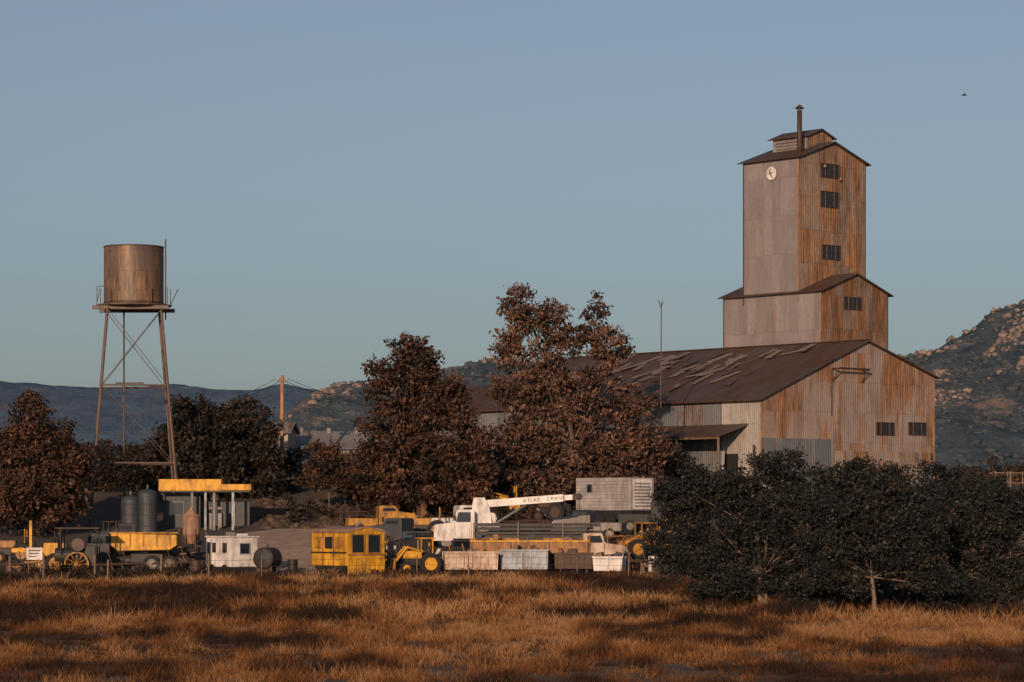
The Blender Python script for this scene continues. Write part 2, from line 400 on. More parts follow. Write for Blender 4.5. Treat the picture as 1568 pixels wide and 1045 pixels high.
shrubs('hillside_shrubs',[(545+i*13+rr.uniform(-10,10),199+rr.uniform(-5,4),rr.uniform(1.2,2.2),rr.uniform(1.6,3.4)) for i in range(38)]+[(x,201,1.6,3.0) for x in (100,140,170,200,230,260,420,445,575,130,300,340,380)]+[(rr.uniform(560,1010),rr.uniform(184,192),rr.uniform(.6,1.2),rr.uniform(.7,1.5)) for i in range(16)]+[(rr.uniform(400,560),rr.uniform(186,197),rr.uniform(.4,.9),rr.uniform(.4,1.0)) for i in range(9)],Lshr,31,up=.3)
shrubs('distant_shrubs',[(1380+i*16,225+rr.uniform(-10,20),1.5,rr.uniform(1.2,2.2)) for i in range(18)]+[(-40+i*22,215,1.9,3.2) for i in range(22)],Lgrn,32,ls=.26)
shrubs('fence_line_weeds',[(rr.uniform(-30,330),rr.uniform(146,157),rr.uniform(.4,1.1),rr.uniform(.3,.8)) for i in range(48)]+[(rr.uniform(330,1010),rr.uniform(149,157),rr.uniform(.3,.7),rr.uniform(.2,.45)) for i in range(46)],Lshr,33,ls=.10,nl=36,den=12,cr=(.15,.35))
shrubs('oak_understorey',[(rr.uniform(1040,1590),rr.uniform(103,112),rr.uniform(.4,.8),rr.uniform(.3,.7)) for i in range(36)],Loak,34,ls=.09,nl=40,den=12,cr=(.12,.3))
Lwd=leafmat('foliage_field_weed',(.03,.017,.010),(.12,.055,.025),.0)
shrubs('field_weeds',[(rr.uniform(-20,1590),rr.uniform(68,148),rr.uniform(.12,.4),rr.uniform(.15,.34)) for i in range(130)],Lwd,35,ls=.05,nl=30,den=7,cr=(.07,.2))

# ---------------------------------------------------------------- hills
def hillmat(name,hazed_scrub1,hazed_scrub2,tan,sc=.01,tanpos=.56,k=6,bd=8.0):
    q=N(name);tc=q.n('ShaderNodeTexCoord').outputs['Object']
    mp=q.n('ShaderNodeMapping',{'Vector':tc,'Scale':(1,.4,2.0)}).outputs[0]
    n=q.noise(mp,sc,10,.68);n2=q.noise(mp,sc*k,8,.75)
    c=q.ramp(n2,[(.38,hazed_scrub1),(.6,hazed_scrub2)])
    s=q.math('ADD',q.math('MULTIPLY',n,.5),q.math('MULTIPLY',n2,.5))
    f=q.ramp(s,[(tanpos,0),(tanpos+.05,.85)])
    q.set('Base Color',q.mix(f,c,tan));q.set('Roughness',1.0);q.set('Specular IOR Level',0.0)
    q.bump(q.math('ADD',n2,n),bd,.8)
    return q.m
H1=hillmat('far_hill_hazed_scrub',(.085,.135,.20),(.125,.18,.25),(.27,.29,.33),.006,.575,k=9)  # bluish scrub and patch colours have distance haze painted in
H2=hillmat('rocky_hill_hazed_scrub',(.058,.085,.112),(.11,.135,.16),(.32,.235,.20),.012,.55,k=7,bd=5)  # scrub lightened to blue-grey, aerial haze put into the colour
def hill(name,D,prof,x0,x1,nx,ny,mat,rough,foot=.5,seed=1):
    px=[p[0] for p in prof];pz=[WZ(p[1],D) for p in prof]
    xs=np.linspace(WX(x0,D),WX(x1,D),nx)
    ys=np.linspace(D*foot,D*1.25,ny)
    def zf(X,Y):
        t=np.where(Y<D,(Y/D-foot)/(1-foot),1-(Y/D-1)/.25*.5)
        cr=np.interp(X/D*K+784,px,pz)
        s=np.clip(t,0,1)**1.15
        n=(fbm(X,Y,D*.10,6,seed)-.5)*rough*np.clip(t*1.6,0,1)
        n2=(fbm(X,Y,D*.02,5,seed+5)-.5)*rough*.3
        return -18+(cr+18)*s+n*np.where(Y<D,np.clip((1-t)*2.2+.15,0,1),.15)+n2
    o=grid(name,xs,ys,zf,mat)
    return zf,o
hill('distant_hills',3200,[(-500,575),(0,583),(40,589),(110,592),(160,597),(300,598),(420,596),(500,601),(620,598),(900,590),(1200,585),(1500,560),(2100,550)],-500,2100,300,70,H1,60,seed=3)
z2,_=hill('rocky_mountain',1500,[(-600,760),(200,740),(380,690),(440,640),(490,602),(545,592),(600,577),(650,570),(690,560),(745,549),(800,556),(900,556),(1000,565),(1200,560),(1380,548),(1420,540),(1450,526),(1480,512),(1500,494),(1520,478),(1545,467),(1568,458),(1650,430),(1800,440),(2100,470)],-500,2100,520,150,H2,34,foot=.45,seed=9)
def rocks(name,P,S,mat,seed,flat=.75,sub=2):
    r=np.random.default_rng(seed)
    import bmesh
    bm=bmesh.new();bmesh.ops.create_icosphere(bm,subdivisions=sub,radius=1);
    B=np.array([v.co[:] for v in bm.verts]);T=np.array([[v.index for v in f.verts] for f in bm.faces]);bm.free()
    Vs=[];Fs=[];tn=[]
    for i,(p,s) in enumerate(zip(P,S)):
        f=1+.30*np.sin(B@r.normal(0,2.4,3)+r.uniform(0,6))+.20*np.sin(B@r.normal(0,4.5,3)+r.uniform(0,6))
        v=B*f[:,None]*np.array([r.uniform(.8,1.5),r.uniform(.8,1.2),r.uniform(.6,1.1)*flat])*s
        a=r.uniform(0,6.28);c,sn=math.cos(a),math.sin(a)
        v=np.stack([v[:,0]*c-v[:,1]*sn,v[:,0]*sn+v[:,1]*c,v[:,2]],1)+p
        Fs.append(T+len(B)*i);Vs.append(v);tn.append(np.full(len(B),r.uniform(0,1)))
    return npmesh(name,np.concatenate(Vs),np.concatenate(Fs),mat,tone=np.concatenate(tn))
def rockmat(name,a_,b_):
    q=N(name);a=q.n('ShaderNodeAttribute',attribute_name='tone').outputs['Fac']
    tc=q.n('ShaderNodeTexCoord').outputs['Object'];n=q.noise(tc,.8,6,.7)
    c=q.mix(a,a_,b_);c=q.mix(q.ramp(n,[(.4,.6),(.65,0)]),c,[x*.4 for x in a_])
    q.set('Base Color',c);q.set('Roughness',.95);q.bump(n,.3,.6);return q.m
RM=rockmat('boulder_granite',(.12,.105,.105),(.34,.255,.215))
r=np.random.default_rng(77)
NN=60000
D=r.uniform(760,1510,NN);px=np.where(r.uniform(0,1,NN)<.4,r.uniform(420,1800,NN),r.uniform(1370,1800,NN))
x=(px-784)/K*D
dn=fbm(x,D*.6,38,4,61)*.6+fbm(x,D,150,3,66)*.4
thr=.545+.05*(D<1150)
ok=dn>thr+r.uniform(-.03,.05,NN)
x=x[ok][:3600];D=D[ok][:3600];px=px[ok][:3600]
S=r.uniform(.5,1.5,len(x))**1.6*1.0*np.where(r.uniform(0,1,len(x))<.10,1.9,1.0)
xr=r.uniform(WX(430,1490),WX(1800,1490),420);Dr=r.uniform(1480,1515,420);sr=r.uniform(.8,2.6,420)
x=np.concatenate([x,xr]);D=np.concatenate([D,Dr]);S=np.concatenate([S,sr])
P=np.stack([x,D,z2(x,D)],1)
rocks('mountain_boulders',P,S,RM,3,flat=1.0,sub=1)
x=r.uniform(WX(430,1300),WX(1800,1300),4600);D=r.uniform(780,1510,4600)
CM=rockmat('hazed_chaparral',(.042,.060,.076),(.07,.088,.10))  # brush tinted blue-grey to paint in the mountain's haze
rocks('mountain_chaparral',np.stack([x,D,z2(x,D)],1),r.uniform(.7,2.2,4600),CM,5,flat=.8,sub=1)

# ---------------------------------------------------------------- grain elevator
TH=math.radians(42)
GE=empty('grain_elevator',(17.5,200,0),TH)
mGableR=sheet('rusty_gable_sheet',(.27,.225,.20),(.38,.31,.265),.03,rust1=(.09,.045,.026),rust2=(.38,.18,.07),seed=1,dark=.5)
mGreyL=sheet('galvanised_sheet',(.22,.19,.19),(.29,.252,.25),-.10,rust1=(.15,.095,.07),rust2=(.26,.16,.11),seed=2,ph=2.9,corr=.25,seam=.16,dark=.30)
mTowR=sheet('rusty_tower_sheet',(.25,.185,.15),(.37,.27,.205),.05,rust1=(.085,.043,.024),rust2=(.42,.20,.075),seed=3,dark=.75,seam=.25)
mBlk=sheet('rusty_block_sheet',(.24,.18,.145),(.33,.25,.19),.05,rust1=(.075,.038,.022),rust2=(.36,.17,.065),seed=4,dark=.8,seam=.25)
mMain=sheet('main_gable_sheet',(.29,.23,.205),(.37,.30,.265),.01,rust1=(.11,.058,.034),rust2=(.40,.195,.085),seed=5,ph=2.2,dark=.42,seam=.2)
mBlue=sheet('blue_grey_sheet',(.12,.135,.15),(.20,.215,.23),-.03,rust1=(.06,.035,.025),rust2=(.20,.11,.07),seed=6,ph=2.4,dark=.35)
mWht=sheet('whitish_sheet',(.36,.34,.32),(.44,.41,.38),-.06,rust1=(.12,.07,.05),rust2=(.3,.17,.1),seed=7,dark=.4)
mRoof=sheet('rusty_roof_sheet',(.070,.052,.043),(.11,.080,.064),.05,rust1=(.022,.013,.009),rust2=(.13,.058,.026),seed=8,ph=3,dark=.6)
mRoofL=sheet('loose_roof_sheet',(.22,.19,.175),(.32,.27,.24),-.04,rust1=(.08,.04,.03),rust2=(.2,.1,.05),seed=9,ph=3,dark=.6)
def wall(name,p,pts,mat,ax):
    uv=[(q_[ax],q_[2]) for q_ in pts]
    return pymesh(name,pts,[tuple(range(len(pts)))],mat,p,uv=uv)
def slab(name,p,a,b,c,d,mat,th=.09):
    a,b,c,d=map(Vector,(a,b,c,d));n=(b-a).cross(d-a).normalized()
    if n.z<0:n=-n
    V=[a,b,c,d,a-n*th,b-n*th,c-n*th,d-n*th];L_=(b-a).length;W_=(d-a).length
    uv=[(0,0),(L_,0),(L_,W_),(0,W_)]*2
    o=pymesh(name,V,[(0,1,2,3),(7,6,5,4),(0,4,5,1),(1,5,6,2),(2,6,7,3),(3,7,4,0)],mat,p,uv=uv);fixn(o);return o
Zb=4.6;LEN=31
SR,WR=11.13,18.9;ZL,ZA,ZR=11.75,16.2,13.8
wall('main_gable_wall',GE,[(0,0,9.0),(7.5,0,9.0),(7.5,0,8.2),(WR,0,8.2),(WR,0,ZR),(SR,0,ZA),(0,0,ZL)],mMain,0)
wall('gable_lower_sheets_left',GE,[(0,0,Zb),(7.5,0,Zb),(7.5,0,9.0),(0,0,9.0)],mBlue,0)
wall('gable_lower_sheets_right',GE,[(7.5,0,Zb),(WR,0,Zb),(WR,0,8.2),(7.5,0,8.2)],mGableR,0)
wall('side_wall_front',GE,[(0,3.8,Zb),(0,0,Zb),(0,0,ZL),(0,3.8,ZL)],mWht,1)
wall('side_wall',GE,[(0,LEN,Zb),(0,3.8,Zb),(0,3.8,ZL),(0,LEN,ZL)],mBlue,1)
wall('far_side_wall',GE,[(WR,0,Zb),(WR,LEN,Zb),(WR,LEN,ZR),(WR,0,ZR)],mMain,1)
wall('back_wall',GE,[(0,LEN,Zb),(WR,LEN,Zb),(WR,LEN,ZR),(SR,LEN,ZA),(0,LEN,ZL)],mBlue,0)
slL=(ZA-ZL)/SR;slR=(ZA-ZR)/(WR-SR)
slab('main_roof_left',GE,(SR,-.35,ZA+.12),(SR,LEN+.3,ZA+.12),(-.5,LEN+.3,ZL+.12-.5*slL),(-.5,-.35,ZL+.12-.5*slL),mRoof)
slab('main_roof_right',GE,(SR,-.35,ZA+.121),(SR,LEN+.3,ZA+.121),(WR+.4,LEN+.3,ZR+.12-.4*slR),(WR+.4,-.35,ZR+.12-.4*slR),mRoof)
rr=random.Random(3)
for i in range(74):
    t=rr.uniform(3.5,LEN-5);s0=rr.uniform(1.0,9.0) if i%2 else rr.uniform(4,9);ln=rr.uniform(.8,2.4);wd=rr.uniform(.2,.7);l1=rr.uniform(.03,.12);l2=rr.uniform(.03,.34)
    ln=min(ln,SR-.3-s0);z0=ZL+.12+slL*s0;z1=ZL+.12+slL*(s0+ln)
    sk_=rr.uniform(-.9,.9)
    slab('roof_sheet_%d'%i,GE,(s0+ln,t+sk_,z1+l1),(s0+ln,t+wd+sk_,z1+l1),(s0,t+wd,z0+l2),(s0,t,z0+l2),mRoofL if rr.random()<.6 else mRoof,.03)
box('ridge_cap',GE,SR-.2,SR+.2,-.36,LEN+.31,ZA+.09,ZA+.17,M['brn'],.03)
tr=M['brn']
for nm,s,t,z0,z1 in (('a',0,0,Zb,ZL),('b',WR,0,Zb,ZR)):
    box('corner_trim_'+nm,GE,s-.05,s+.05,t-.05,t+.05,z0,z1,M['tan'],.01)
def block(nm,s0,s1,t0,t1,z0,ze,za,mf,ms,oh=.35,roof=mRoof):
    sm=(s0+s1)/2
    wall(nm+'_front',GE,[(s0,t0,z0),(s1,t0,z0),(s1,t0,ze),(sm,t0,za),(s0,t0,ze)],mf,0)
    wall(nm+'_back',GE,[(s0,t1,z0),(s1,t1,z0),(s1,t1,ze),(sm,t1,za),(s0,t1,ze)],ms,0)
    wall(nm+'_left',GE,[(s0,t1,z0),(s0,t0,z0),(s0,t0,ze),(s0,t1,ze)],ms,1)
    wall(nm+'_right',GE,[(s1,t0,z0),(s1,t1,z0),(s1,t1,ze),(s1,t0,ze)],ms,1)
    sl=(za-ze)/(sm-s0)
    slab(nm+'_roof_left',GE,(sm,t0-oh,za+.08),(sm,t1+oh,za+.08),(s0-oh,t1+oh,ze+.08-oh*sl),(s0-oh,t0-oh,ze+.08-oh*sl),roof,.07)
    slab(nm+'_roof_right',GE,(sm,t0-oh,za+.081),(sm,t1+oh,za+.081),(s1+oh,t1+oh,ze+.08-oh*sl),(s1+oh,t0-oh,ze+.08-oh*sl),roof,.07)
    for i,(a,b) in enumerate(((s0,t0),(s1,t0),(s0,t1))):
        box(nm+'_corner_%d'%i,GE,a-.045,a+.045,b-.045,b+.045,z0,ze-.05,M['tan'] if i==0 else tr,.01)
block('mid_block',11.5,19.1,4.7,14.6,12.5,20.25,21.65,mBlk,mGreyL)
block('tower',11.5-.012,19.1-.01,6.93,12.5,19.5,30.4,31.75,mTowR,mGreyL)
cs0,cs1,ct0,ct1=13.9,16.7,8.2,11.7
wall('cupola_front',GE,[(cs0,ct0,30.8),(cs1,ct0,30.8),(cs1,ct0,32.3),(15.3,ct0,32.85),(cs0,ct0,32.3)],mTowR,0)
wall('cupola_left',GE,[(cs0,ct1,30.8),(cs0,ct0,30.8),(cs0,ct0,32.3),(cs0,ct1,32.3)],mGreyL,1)
wall('cupola_right',GE,[(cs1,ct0,30.8),(cs1,ct1,30.8),(cs1,ct1,32.3),(cs1,ct0,32.3)],mGreyL,1)
wall('cupola_back',GE,[(cs0,ct1,30.8),(cs1,ct1,30.8),(cs1,ct1,32.3),(15.3,ct1,32.85),(cs0,ct1,32.3)],mGreyL,0)
slab('cupola_roof_left',GE,(15.3,ct0-.3,32.93),(15.3,ct1+.3,32.93),(cs0-.3,ct1+.3,32.27),(cs0-.3,ct0-.3,32.27),mRoof,.07)
slab('cupola_roof_right',GE,(15.3,ct0-.3,32.931),(15.3,ct1+.3,32.931),(cs1+.3,ct1+.3,32.27),(cs1+.3,ct0-.3,32.27),mRoof,.07)
for i in range(4):
    z=31.2+i*.24;box('cupola_louvre_%d'%i,GE,cs0-.10,cs0-.01,ct0+.4,ct1-.4,z,z+.10,M['gry'],.01)
tube('stove_pipe',GE,[(12.4,7.6,30.3),(12.4,7.6,34.0)],.19,M['brn'],14)
lathe('pipe_cowl',GE,[(.36,0),(.34,.05),(.04,.30)],M['brn'],(12.4,7.6,34.12),16)
tubes('cowl_stays',GE,[([(12.4+a,7.6+b,33.9),(12.4+a,7.6+b,34.2)],.02) for a,b in ((.17,0),(-.17,0),(0,.17),(0,-.17))],M['brn'])
lathe('round_sign_rim',GE,[(.56,0),(.56,.06),(.50,.08)],M['gry'],(11.40,9.55,29.35),32,'x')
lathe('round_sign_face',GE,[(.50,0),(.50,.05)],M['wht'],(11.36,9.55,29.35),32,'x')
pts=[(11.33,9.55+.12*math.sin(a*1.6),29.35+.3*math.cos(a)) for a in np.linspace(0,math.pi,9)]
tubes('round_sign_emblem',GE,[(pts,.035),([(11.33,9.38,29.4),(11.33,9.72,29.35)],.03)],M['brn'])
def gwin(nm,s,z,w_,h_,t,bars=3):
    box(nm+'_glass',GE,s-w_/2,s+w_/2,t-.03,t+.05,z-h_/2,z+h_/2,M['gls'],0)
    f=.06
    for k,(a,b,c_,d_) in enumerate(((s-w_/2-f,s-w_/2,z-h_/2-f,z+h_/2+f),(s+w_/2,s+w_/2+f,z-h_/2-f,z+h_/2+f),(s-w_/2,s+w_/2,z-h_/2-f,z-h_/2),(s-w_/2,s+w_/2,z+h_/2,z+h_/2+f))):
        box(nm+'_frame_%d'%k,GE,a,b,t-.09,t+.03,c_,d_,M['brn'],.005)
    for k in range(1,bars+1):
        x=s-w_/2+w_*k/(bars+1);box(nm+'_bar_%d'%k,GE,x-.025,x+.025,t-.06,t-.031,z-h_/2,z+h_/2,M['wood'] if k%2 else M['brn'],0)
    box(nm+'_crossbar',GE,s-w_/2,s+w_/2,t-.075,t-.061,z-.02,z+.02,M['brn'],0)
def gs(px,t):
    a=(px-784)/K;return (a*(200+.743*t)-17.5+.669*t)/(.7431-.6691*a)
def gz(py,s,t): return WZ(py,200+.6691*s+.7431*t)
for i,(px,py,w_,h_) in enumerate(((1270,262,1.95,.95),(1270,306,1.95,1.1),(1272,387,1.95,1.0))):
    s=gs(px,6.93);gwin('tower_window_%d'%i,s,gz(py,s,6.93),w_,h_,6.93)
s=gs(1305,4.7);gwin('block_window',s,gz(465,s,4.7),1.9,.85,4.7)
for i,px in enumerate((1355,1404)):
    s=gs(px,0);gwin('gable_window_%d'%i,s,gz(657,s,0),1.9,.85,0)
for i,(px,py) in enumerate(((1260,255),(1284,275))):
    s=gs(px,6.93);lathe('yard_lamp_%d'%i,GE,[(.02,-.14),(.11,-.1),(.13,0)],M['tan'],(s,6.75,gz(py,s,6.93)),14,'y')
s=gs(1297,0);z=gz(566,s,0)
tubes('hoist_bracket',GE,[([(s-1.6,-.05,z),(s-1.6,-.7,z)],.06),([(s+1.6,-.05,z),(s+1.6,-.7,z)],.06),([(s-1.7,-.7,z+.02),(s+1.7,-.7,z+.02)],.08),([(s+1.6,-.05,z-.9),(s+1.6,-.65,z-.05)],.04),([(s-1.6,-.05,z-.9),(s-1.6,-.65,z-.05)],.04)],M['brn'])
box('hoist_track',GE,s-1.75,s-1.65,-.06,-.01,z-3.4,z,M['brn'],.01)
box('gable_drainpipe',GE,7.42,7.52,-.12,-.01,Zb,9.6,M['gry'],.01)
slab('porch_roof',GE,(-.02,1.2,10.0),(-.02,20,10.0),(-3.0,20,9.1),(-3.0,1.2,9.1),mRoof,.08)
for t in (1.4,5.5,10,14.5,19):
    tube('porch_post_%d'%int(t),GE,[(-2.85,t,4.2),(-2.85,t,9.15)],.09,M['wood'],8)
box('porch_beam',GE,-2.93,-2.79,1.3,19.5,8.88,9.05,M['wood'],.01)
for t,wd in ((2.2,1.3),(7,3.0),(13,3)):
    box('side_opening_%d'%int(t),GE,-.04,.03,t,t+wd,5.0,7.9,M['drk'],0)
tube('gutter_mast',GE,[(-.4,.3,4.5),(-.4,.3,8.5)],.07,M['brn'],8)

x=WX(1012,196);am=empty('antenna_mast',(x,196,g(x,196)))
tube('mast',am,[(0,0,0),(0,0,8),(0.03,0,WZ(462,196)-g(x,196))],[.06,.045,.03],M['stl'],8)
tubes('antenna_arms',am,[([(-.18,0,WZ(460,196)-g(x,196)),(.0,0,WZ(472,196)-g(x,196))],.03),([(.18,0,WZ(462,196)-g(x,196)),(.0,0,WZ(472,196)-g(x,196))],.03)],M['stl'])

ms=empty('machinery_shed',(WX(722,222),222,5.5),math.radians(28))
uvw=lambda pts,a:[(q_[a],q_[2]) for q_ in pts]
def shed(e,L_,W_,h,hr,mw,mr):
    for nm,pts,a in (('front_wall',[(0,0,-1),(L_,0,-1),(L_,0,h),(0,0,h)],0),('back_wall',[(0,W_,-1),(L_,W_,-1),(L_,W_,h),(0,W_,h)],0),('left_gable',[(0,0,-1),(0,W_,-1),(0,W_,h),(0,W_/2,hr),(0,0,h)],1),('right_gable',[(L_,0,-1),(L_,W_,-1),(L_,W_,h),(L_,W_/2,hr),(L_,0,h)],1)):
        pymesh(nm,pts,[tuple(range(len(pts)))],mw,e,uv=uvw(pts,a))
    sl=(hr-h)/(W_/2)
    slab('roof_front',e,(-.3,W_/2,hr+.1),(L_+.3,W_/2,hr+.1),(L_+.3,-.4,h+.1-.4*sl),(-.3,-.4,h+.1-.4*sl),mr)
    slab('roof_back',e,(-.3,W_/2,hr+.101),(L_+.3,W_/2,hr+.101),(L_+.3,W_+.4,h+.1-.4*sl),(-.3,W_+.4,h+.1-.4*sl),mr)
shed(ms,14,9,6.2,8.2,mBlue,mRoof)
box('door_opening',ms,2,6,-.03,.03,-.5,3.6,M['drk'],0)
ls_=empty('low_metal_building',(WX(437,212),212,5.4),math.radians(8))
mRoofG=sheet('grey_roof_sheet',(.17,.17,.17),(.26,.25,.25),-.04,rust1=(.05,.03,.02),rust2=(.16,.09,.05),seed=12)
shed(ls_,7.5,6,3.2,4.4,mGreyL,mRoofG)
for i in range(3): box('vent_%d'%i,ls_,1.2+i*2.1,1.5+i*2.1,2.6,2.9,4.2,4.75,M['gry'],.02)
lw=empty('corrugated_shed',(WX(402,209),209,5.4),math.radians(-6))
shed(lw,1.9,3,4.3,4.9,mWht,mRoofG)

# ---------------------------------------------------------------- water tower
WD=187;wx=WX(205,WD);wg=g(wx,WD)
wt=empty('water_tower',(wx,WD,0))
mTank=sheet('tank_steel',(.085,.068,.058),(.14,.105,.085),.0,rust1=(.05,.033,.027),rust2=(.30,.17,.09),seed=20,pw=3.1,ph=1.3,blot=.7,dark=.7,corr=0,seam=.35,rough=.55,metal=0)
zt0,zt1=WZ(466,WD),WZ(379,WD);R=1.95
n=48;V=[];uv=[];F=[]
zs=np.linspace(zt0,zt1,4)
for i,z in enumerate(zs):
    for k in range(n+1):
        a=2*math.pi*k/n;V.append((R*math.cos(a),R*math.sin(a),z));uv.append((a*R,z))
for i in range(3):
    for k in range(n): F.append((i*(n+1)+k,i*(n+1)+k+1,(i+1)*(n+1)+k+1,(i+1)*(n+1)+k))
pymesh('tank_shell',V,F,mTank,wt,uv=uv,smooth=True)
lathe('tank_lid',wt,[(R+.03,zt1-.06),(R+.03,zt1+.03),(R*.6,zt1+.10),(.05,zt1+.12)],M['brn'],n=48)
lathe('tank_floor',wt,[(R-.01,zt0+.02),(R-.01,zt0+.06)],M['brn'],n=48)
for i,z in enumerate((zt0+.03,)):
    lathe('tank_hoop_%d'%i,wt,[(R+.012,z),(R+.03,z+.02),(R+.03,z+.07),(R+.012,z+.09)],M['brn'],n=48)
dz=zt0-.05
lathe('platform_deck',wt,[(2.45,dz-.14),(2.5,dz-.1),(2.5,dz-.02)],M['stl'],n=12)
box('deck_beam_a',wt,-2.5,2.5,-1.7,-1.5,dz-.4,dz-.15,M['stl']);box('deck_beam_b',wt,-2.5,2.5,1.5,1.7,dz-.4,dz-.15,M['stl'])
rail=[]
for a in (200,235,300,340,20,160,110,60):
    a=math.radians(a);rail.append(([(2.45*math.cos(a),2.45*math.sin(a),dz),(2.45*math.cos(a),2.45*math.sin(a),dz+1.1)],.028))
rail.append(([(2.45*math.cos(math.radians(a)),2.45*math.sin(math.radians(a)),dz+1.1) for a in range(200,236,9)],.022))
rail.append(([(2.4,-.3,dz-.1),(2.95,-.3,dz+1.0)],.03));rail.append(([(-2.4,-.3,dz),(-2.1,-.9,dz+1.0)],.02))
tubes('platform_railing',wt,rail,M['stl'])
tube('overflow_pipe',wt,[(2.12,-.3,dz-1),(2.12,-.3,zt1+.5)],.05,M['stl'],8)
def leg(sx,sy,z):
    t=(dz-.3-z)/(dz-.3-wg);h=1.72+t*1.15
    x=sx*h;y=sy*h;a=math.radians(9);return (x*math.cos(a)-y*math.sin(a),x*math.sin(a)+y*math.cos(a),z)
lg=[];br=[];cs=[(-1,-1),(1,-1),(1,1),(-1,1)]
z1_,z2_=WZ(592,WD),WZ(710,WD)
for c_ in cs: lg.append(([leg(*c_,dz-.3),leg(*c_,wg-.4)],.095))
for zz in (z1_,z2_):
    for i in range(4): br.append(([leg(*cs[i],zz),leg(*cs[(i+1)%4],zz)],.06))
for i in range(4):
    a_,b_=cs[i],cs[(i+1)%4]
    br.append(([leg(*a_,dz-.4),leg(*b_,z1_)],.024));br.append(([leg(*b_,dz-.4),leg(*a_,z1_)],.024))
    br.append(([leg(*a_,z1_),leg(*b_,z2_)],.016));br.append(([leg(*b_,z1_),leg(*a_,z2_)],.016))
tubes('legs',wt,lg,M['stl'],6);tubes('struts_and_rods',wt,br,M['stl'],5)
tube('riser_pipe',wt,[(-.65,0,wg-.3),(-.65,0,dz-.1)],.06,M['stl'],8)
box('middle_landing',wt,-.9,.9,-2.35,-1.9,z1_+.09,z1_+.17,M['stl'])

# ---------------------------------------------------------------- utility poles
def upole(px,d,pt,arm=True):
    x=WX(px,d);z=g(x,d);h=WZ(pt,d)-z;e_=empty('utility_pole',(x,d,z))
    tube('pole',e_,[(0,0,-.3),(0,0,h)],[.17,.12],M['polew'],10)
    box('crossarm',e_,-.35,.35,-.22,-.12,h-.45,h-.33,M['wood'])
    for i,q_ in enumerate((-.3,.3)): lathe('insulator_%d'%i,e_,[(.03,0),(.06,.05),(.05,.12),(.02,.14)],M['wht'],(q_,-.17,h-.33),10)
    return Vector((x,d,z+h)),e_
a1,e1=upole(432,200,575);a2,e2=upole(262,255,640);a3,e3=upole(610,225,622)
def wire(p0,p1,sag):
    return [tuple(p0.lerp(p1,t)+Vector((0,0,-4*sag*t*(1-t)))) for t in np.linspace(0,1,14)]
tubes('power_lines',None,[(wire(a1+Vector((o,-.17,-.2)),a2+Vector((o,-.17,-.2)),.4),.018) for o in (-.3,.3)]+[(wire(a1+Vector((o,-.17,-.2)),a3+Vector((o,-.17,-.2)),.4),.018) for o in (-.3,.3)],M['blk'],4)

# ---------------------------------------------------------------- vehicle kit
def at(name,px,d,deg=0,dz_=0):
    x=WX(px,d);return empty(name,(x,d,g(x,d)+dz_),math.radians(deg))
def wheel(p,nm,x,y,r,w_=.24,z=None,hub='gry'):
    z=r if z is None else z
    lathe(nm+'_tyre',p,[(r*.6,-w_/2),(r*.93,-w_/2),(r,-w_*.3),(r,w_*.3),(r*.93,w_/2),(r*.6,w_/2)],M['tyre'],(x,y,z),20,'y')
    lathe(nm+'_rim',p,[(r*.58,-w_/2-.01),(r*.5,-w_*.3),(r*.2,-w_*.45),(r*.18,-w_/2-.04)],M[hub],(x,y,z),16,'y')
def spoked(p,nm,x,y,r,w_,mat,ns=10):
    lst=[([(x,y,r),(x+r*.93*math.cos(a),y,r+r*.93*math.sin(a))],.025) for a in np.linspace(0,2*math.pi,ns+1)[:-1]]
    lst.append(([(x,y-.15,r),(x,y+.15,r)],.10))
    tubes(nm+'_spokes',p,lst,mat,6)
    V=[];F=[];n=32
    for rr_,yy_ in ((r,-w_/2),(r,w_/2),(r*.9,w_/2),(r*.9,-w_/2)):
        for k in range(n):
            t=2*math.pi*k/n;V.append((x+rr_*math.cos(t),y+yy_,r+rr_*math.sin(t)))
    for i in range(4):
        for k in range(n): F.append((i*n+k,i*n+(k+1)%n,((i+1)%4)*n+(k+1)%n,((i+1)%4)*n+k))
    pymesh(nm+'_rim',V,F,mat,p)
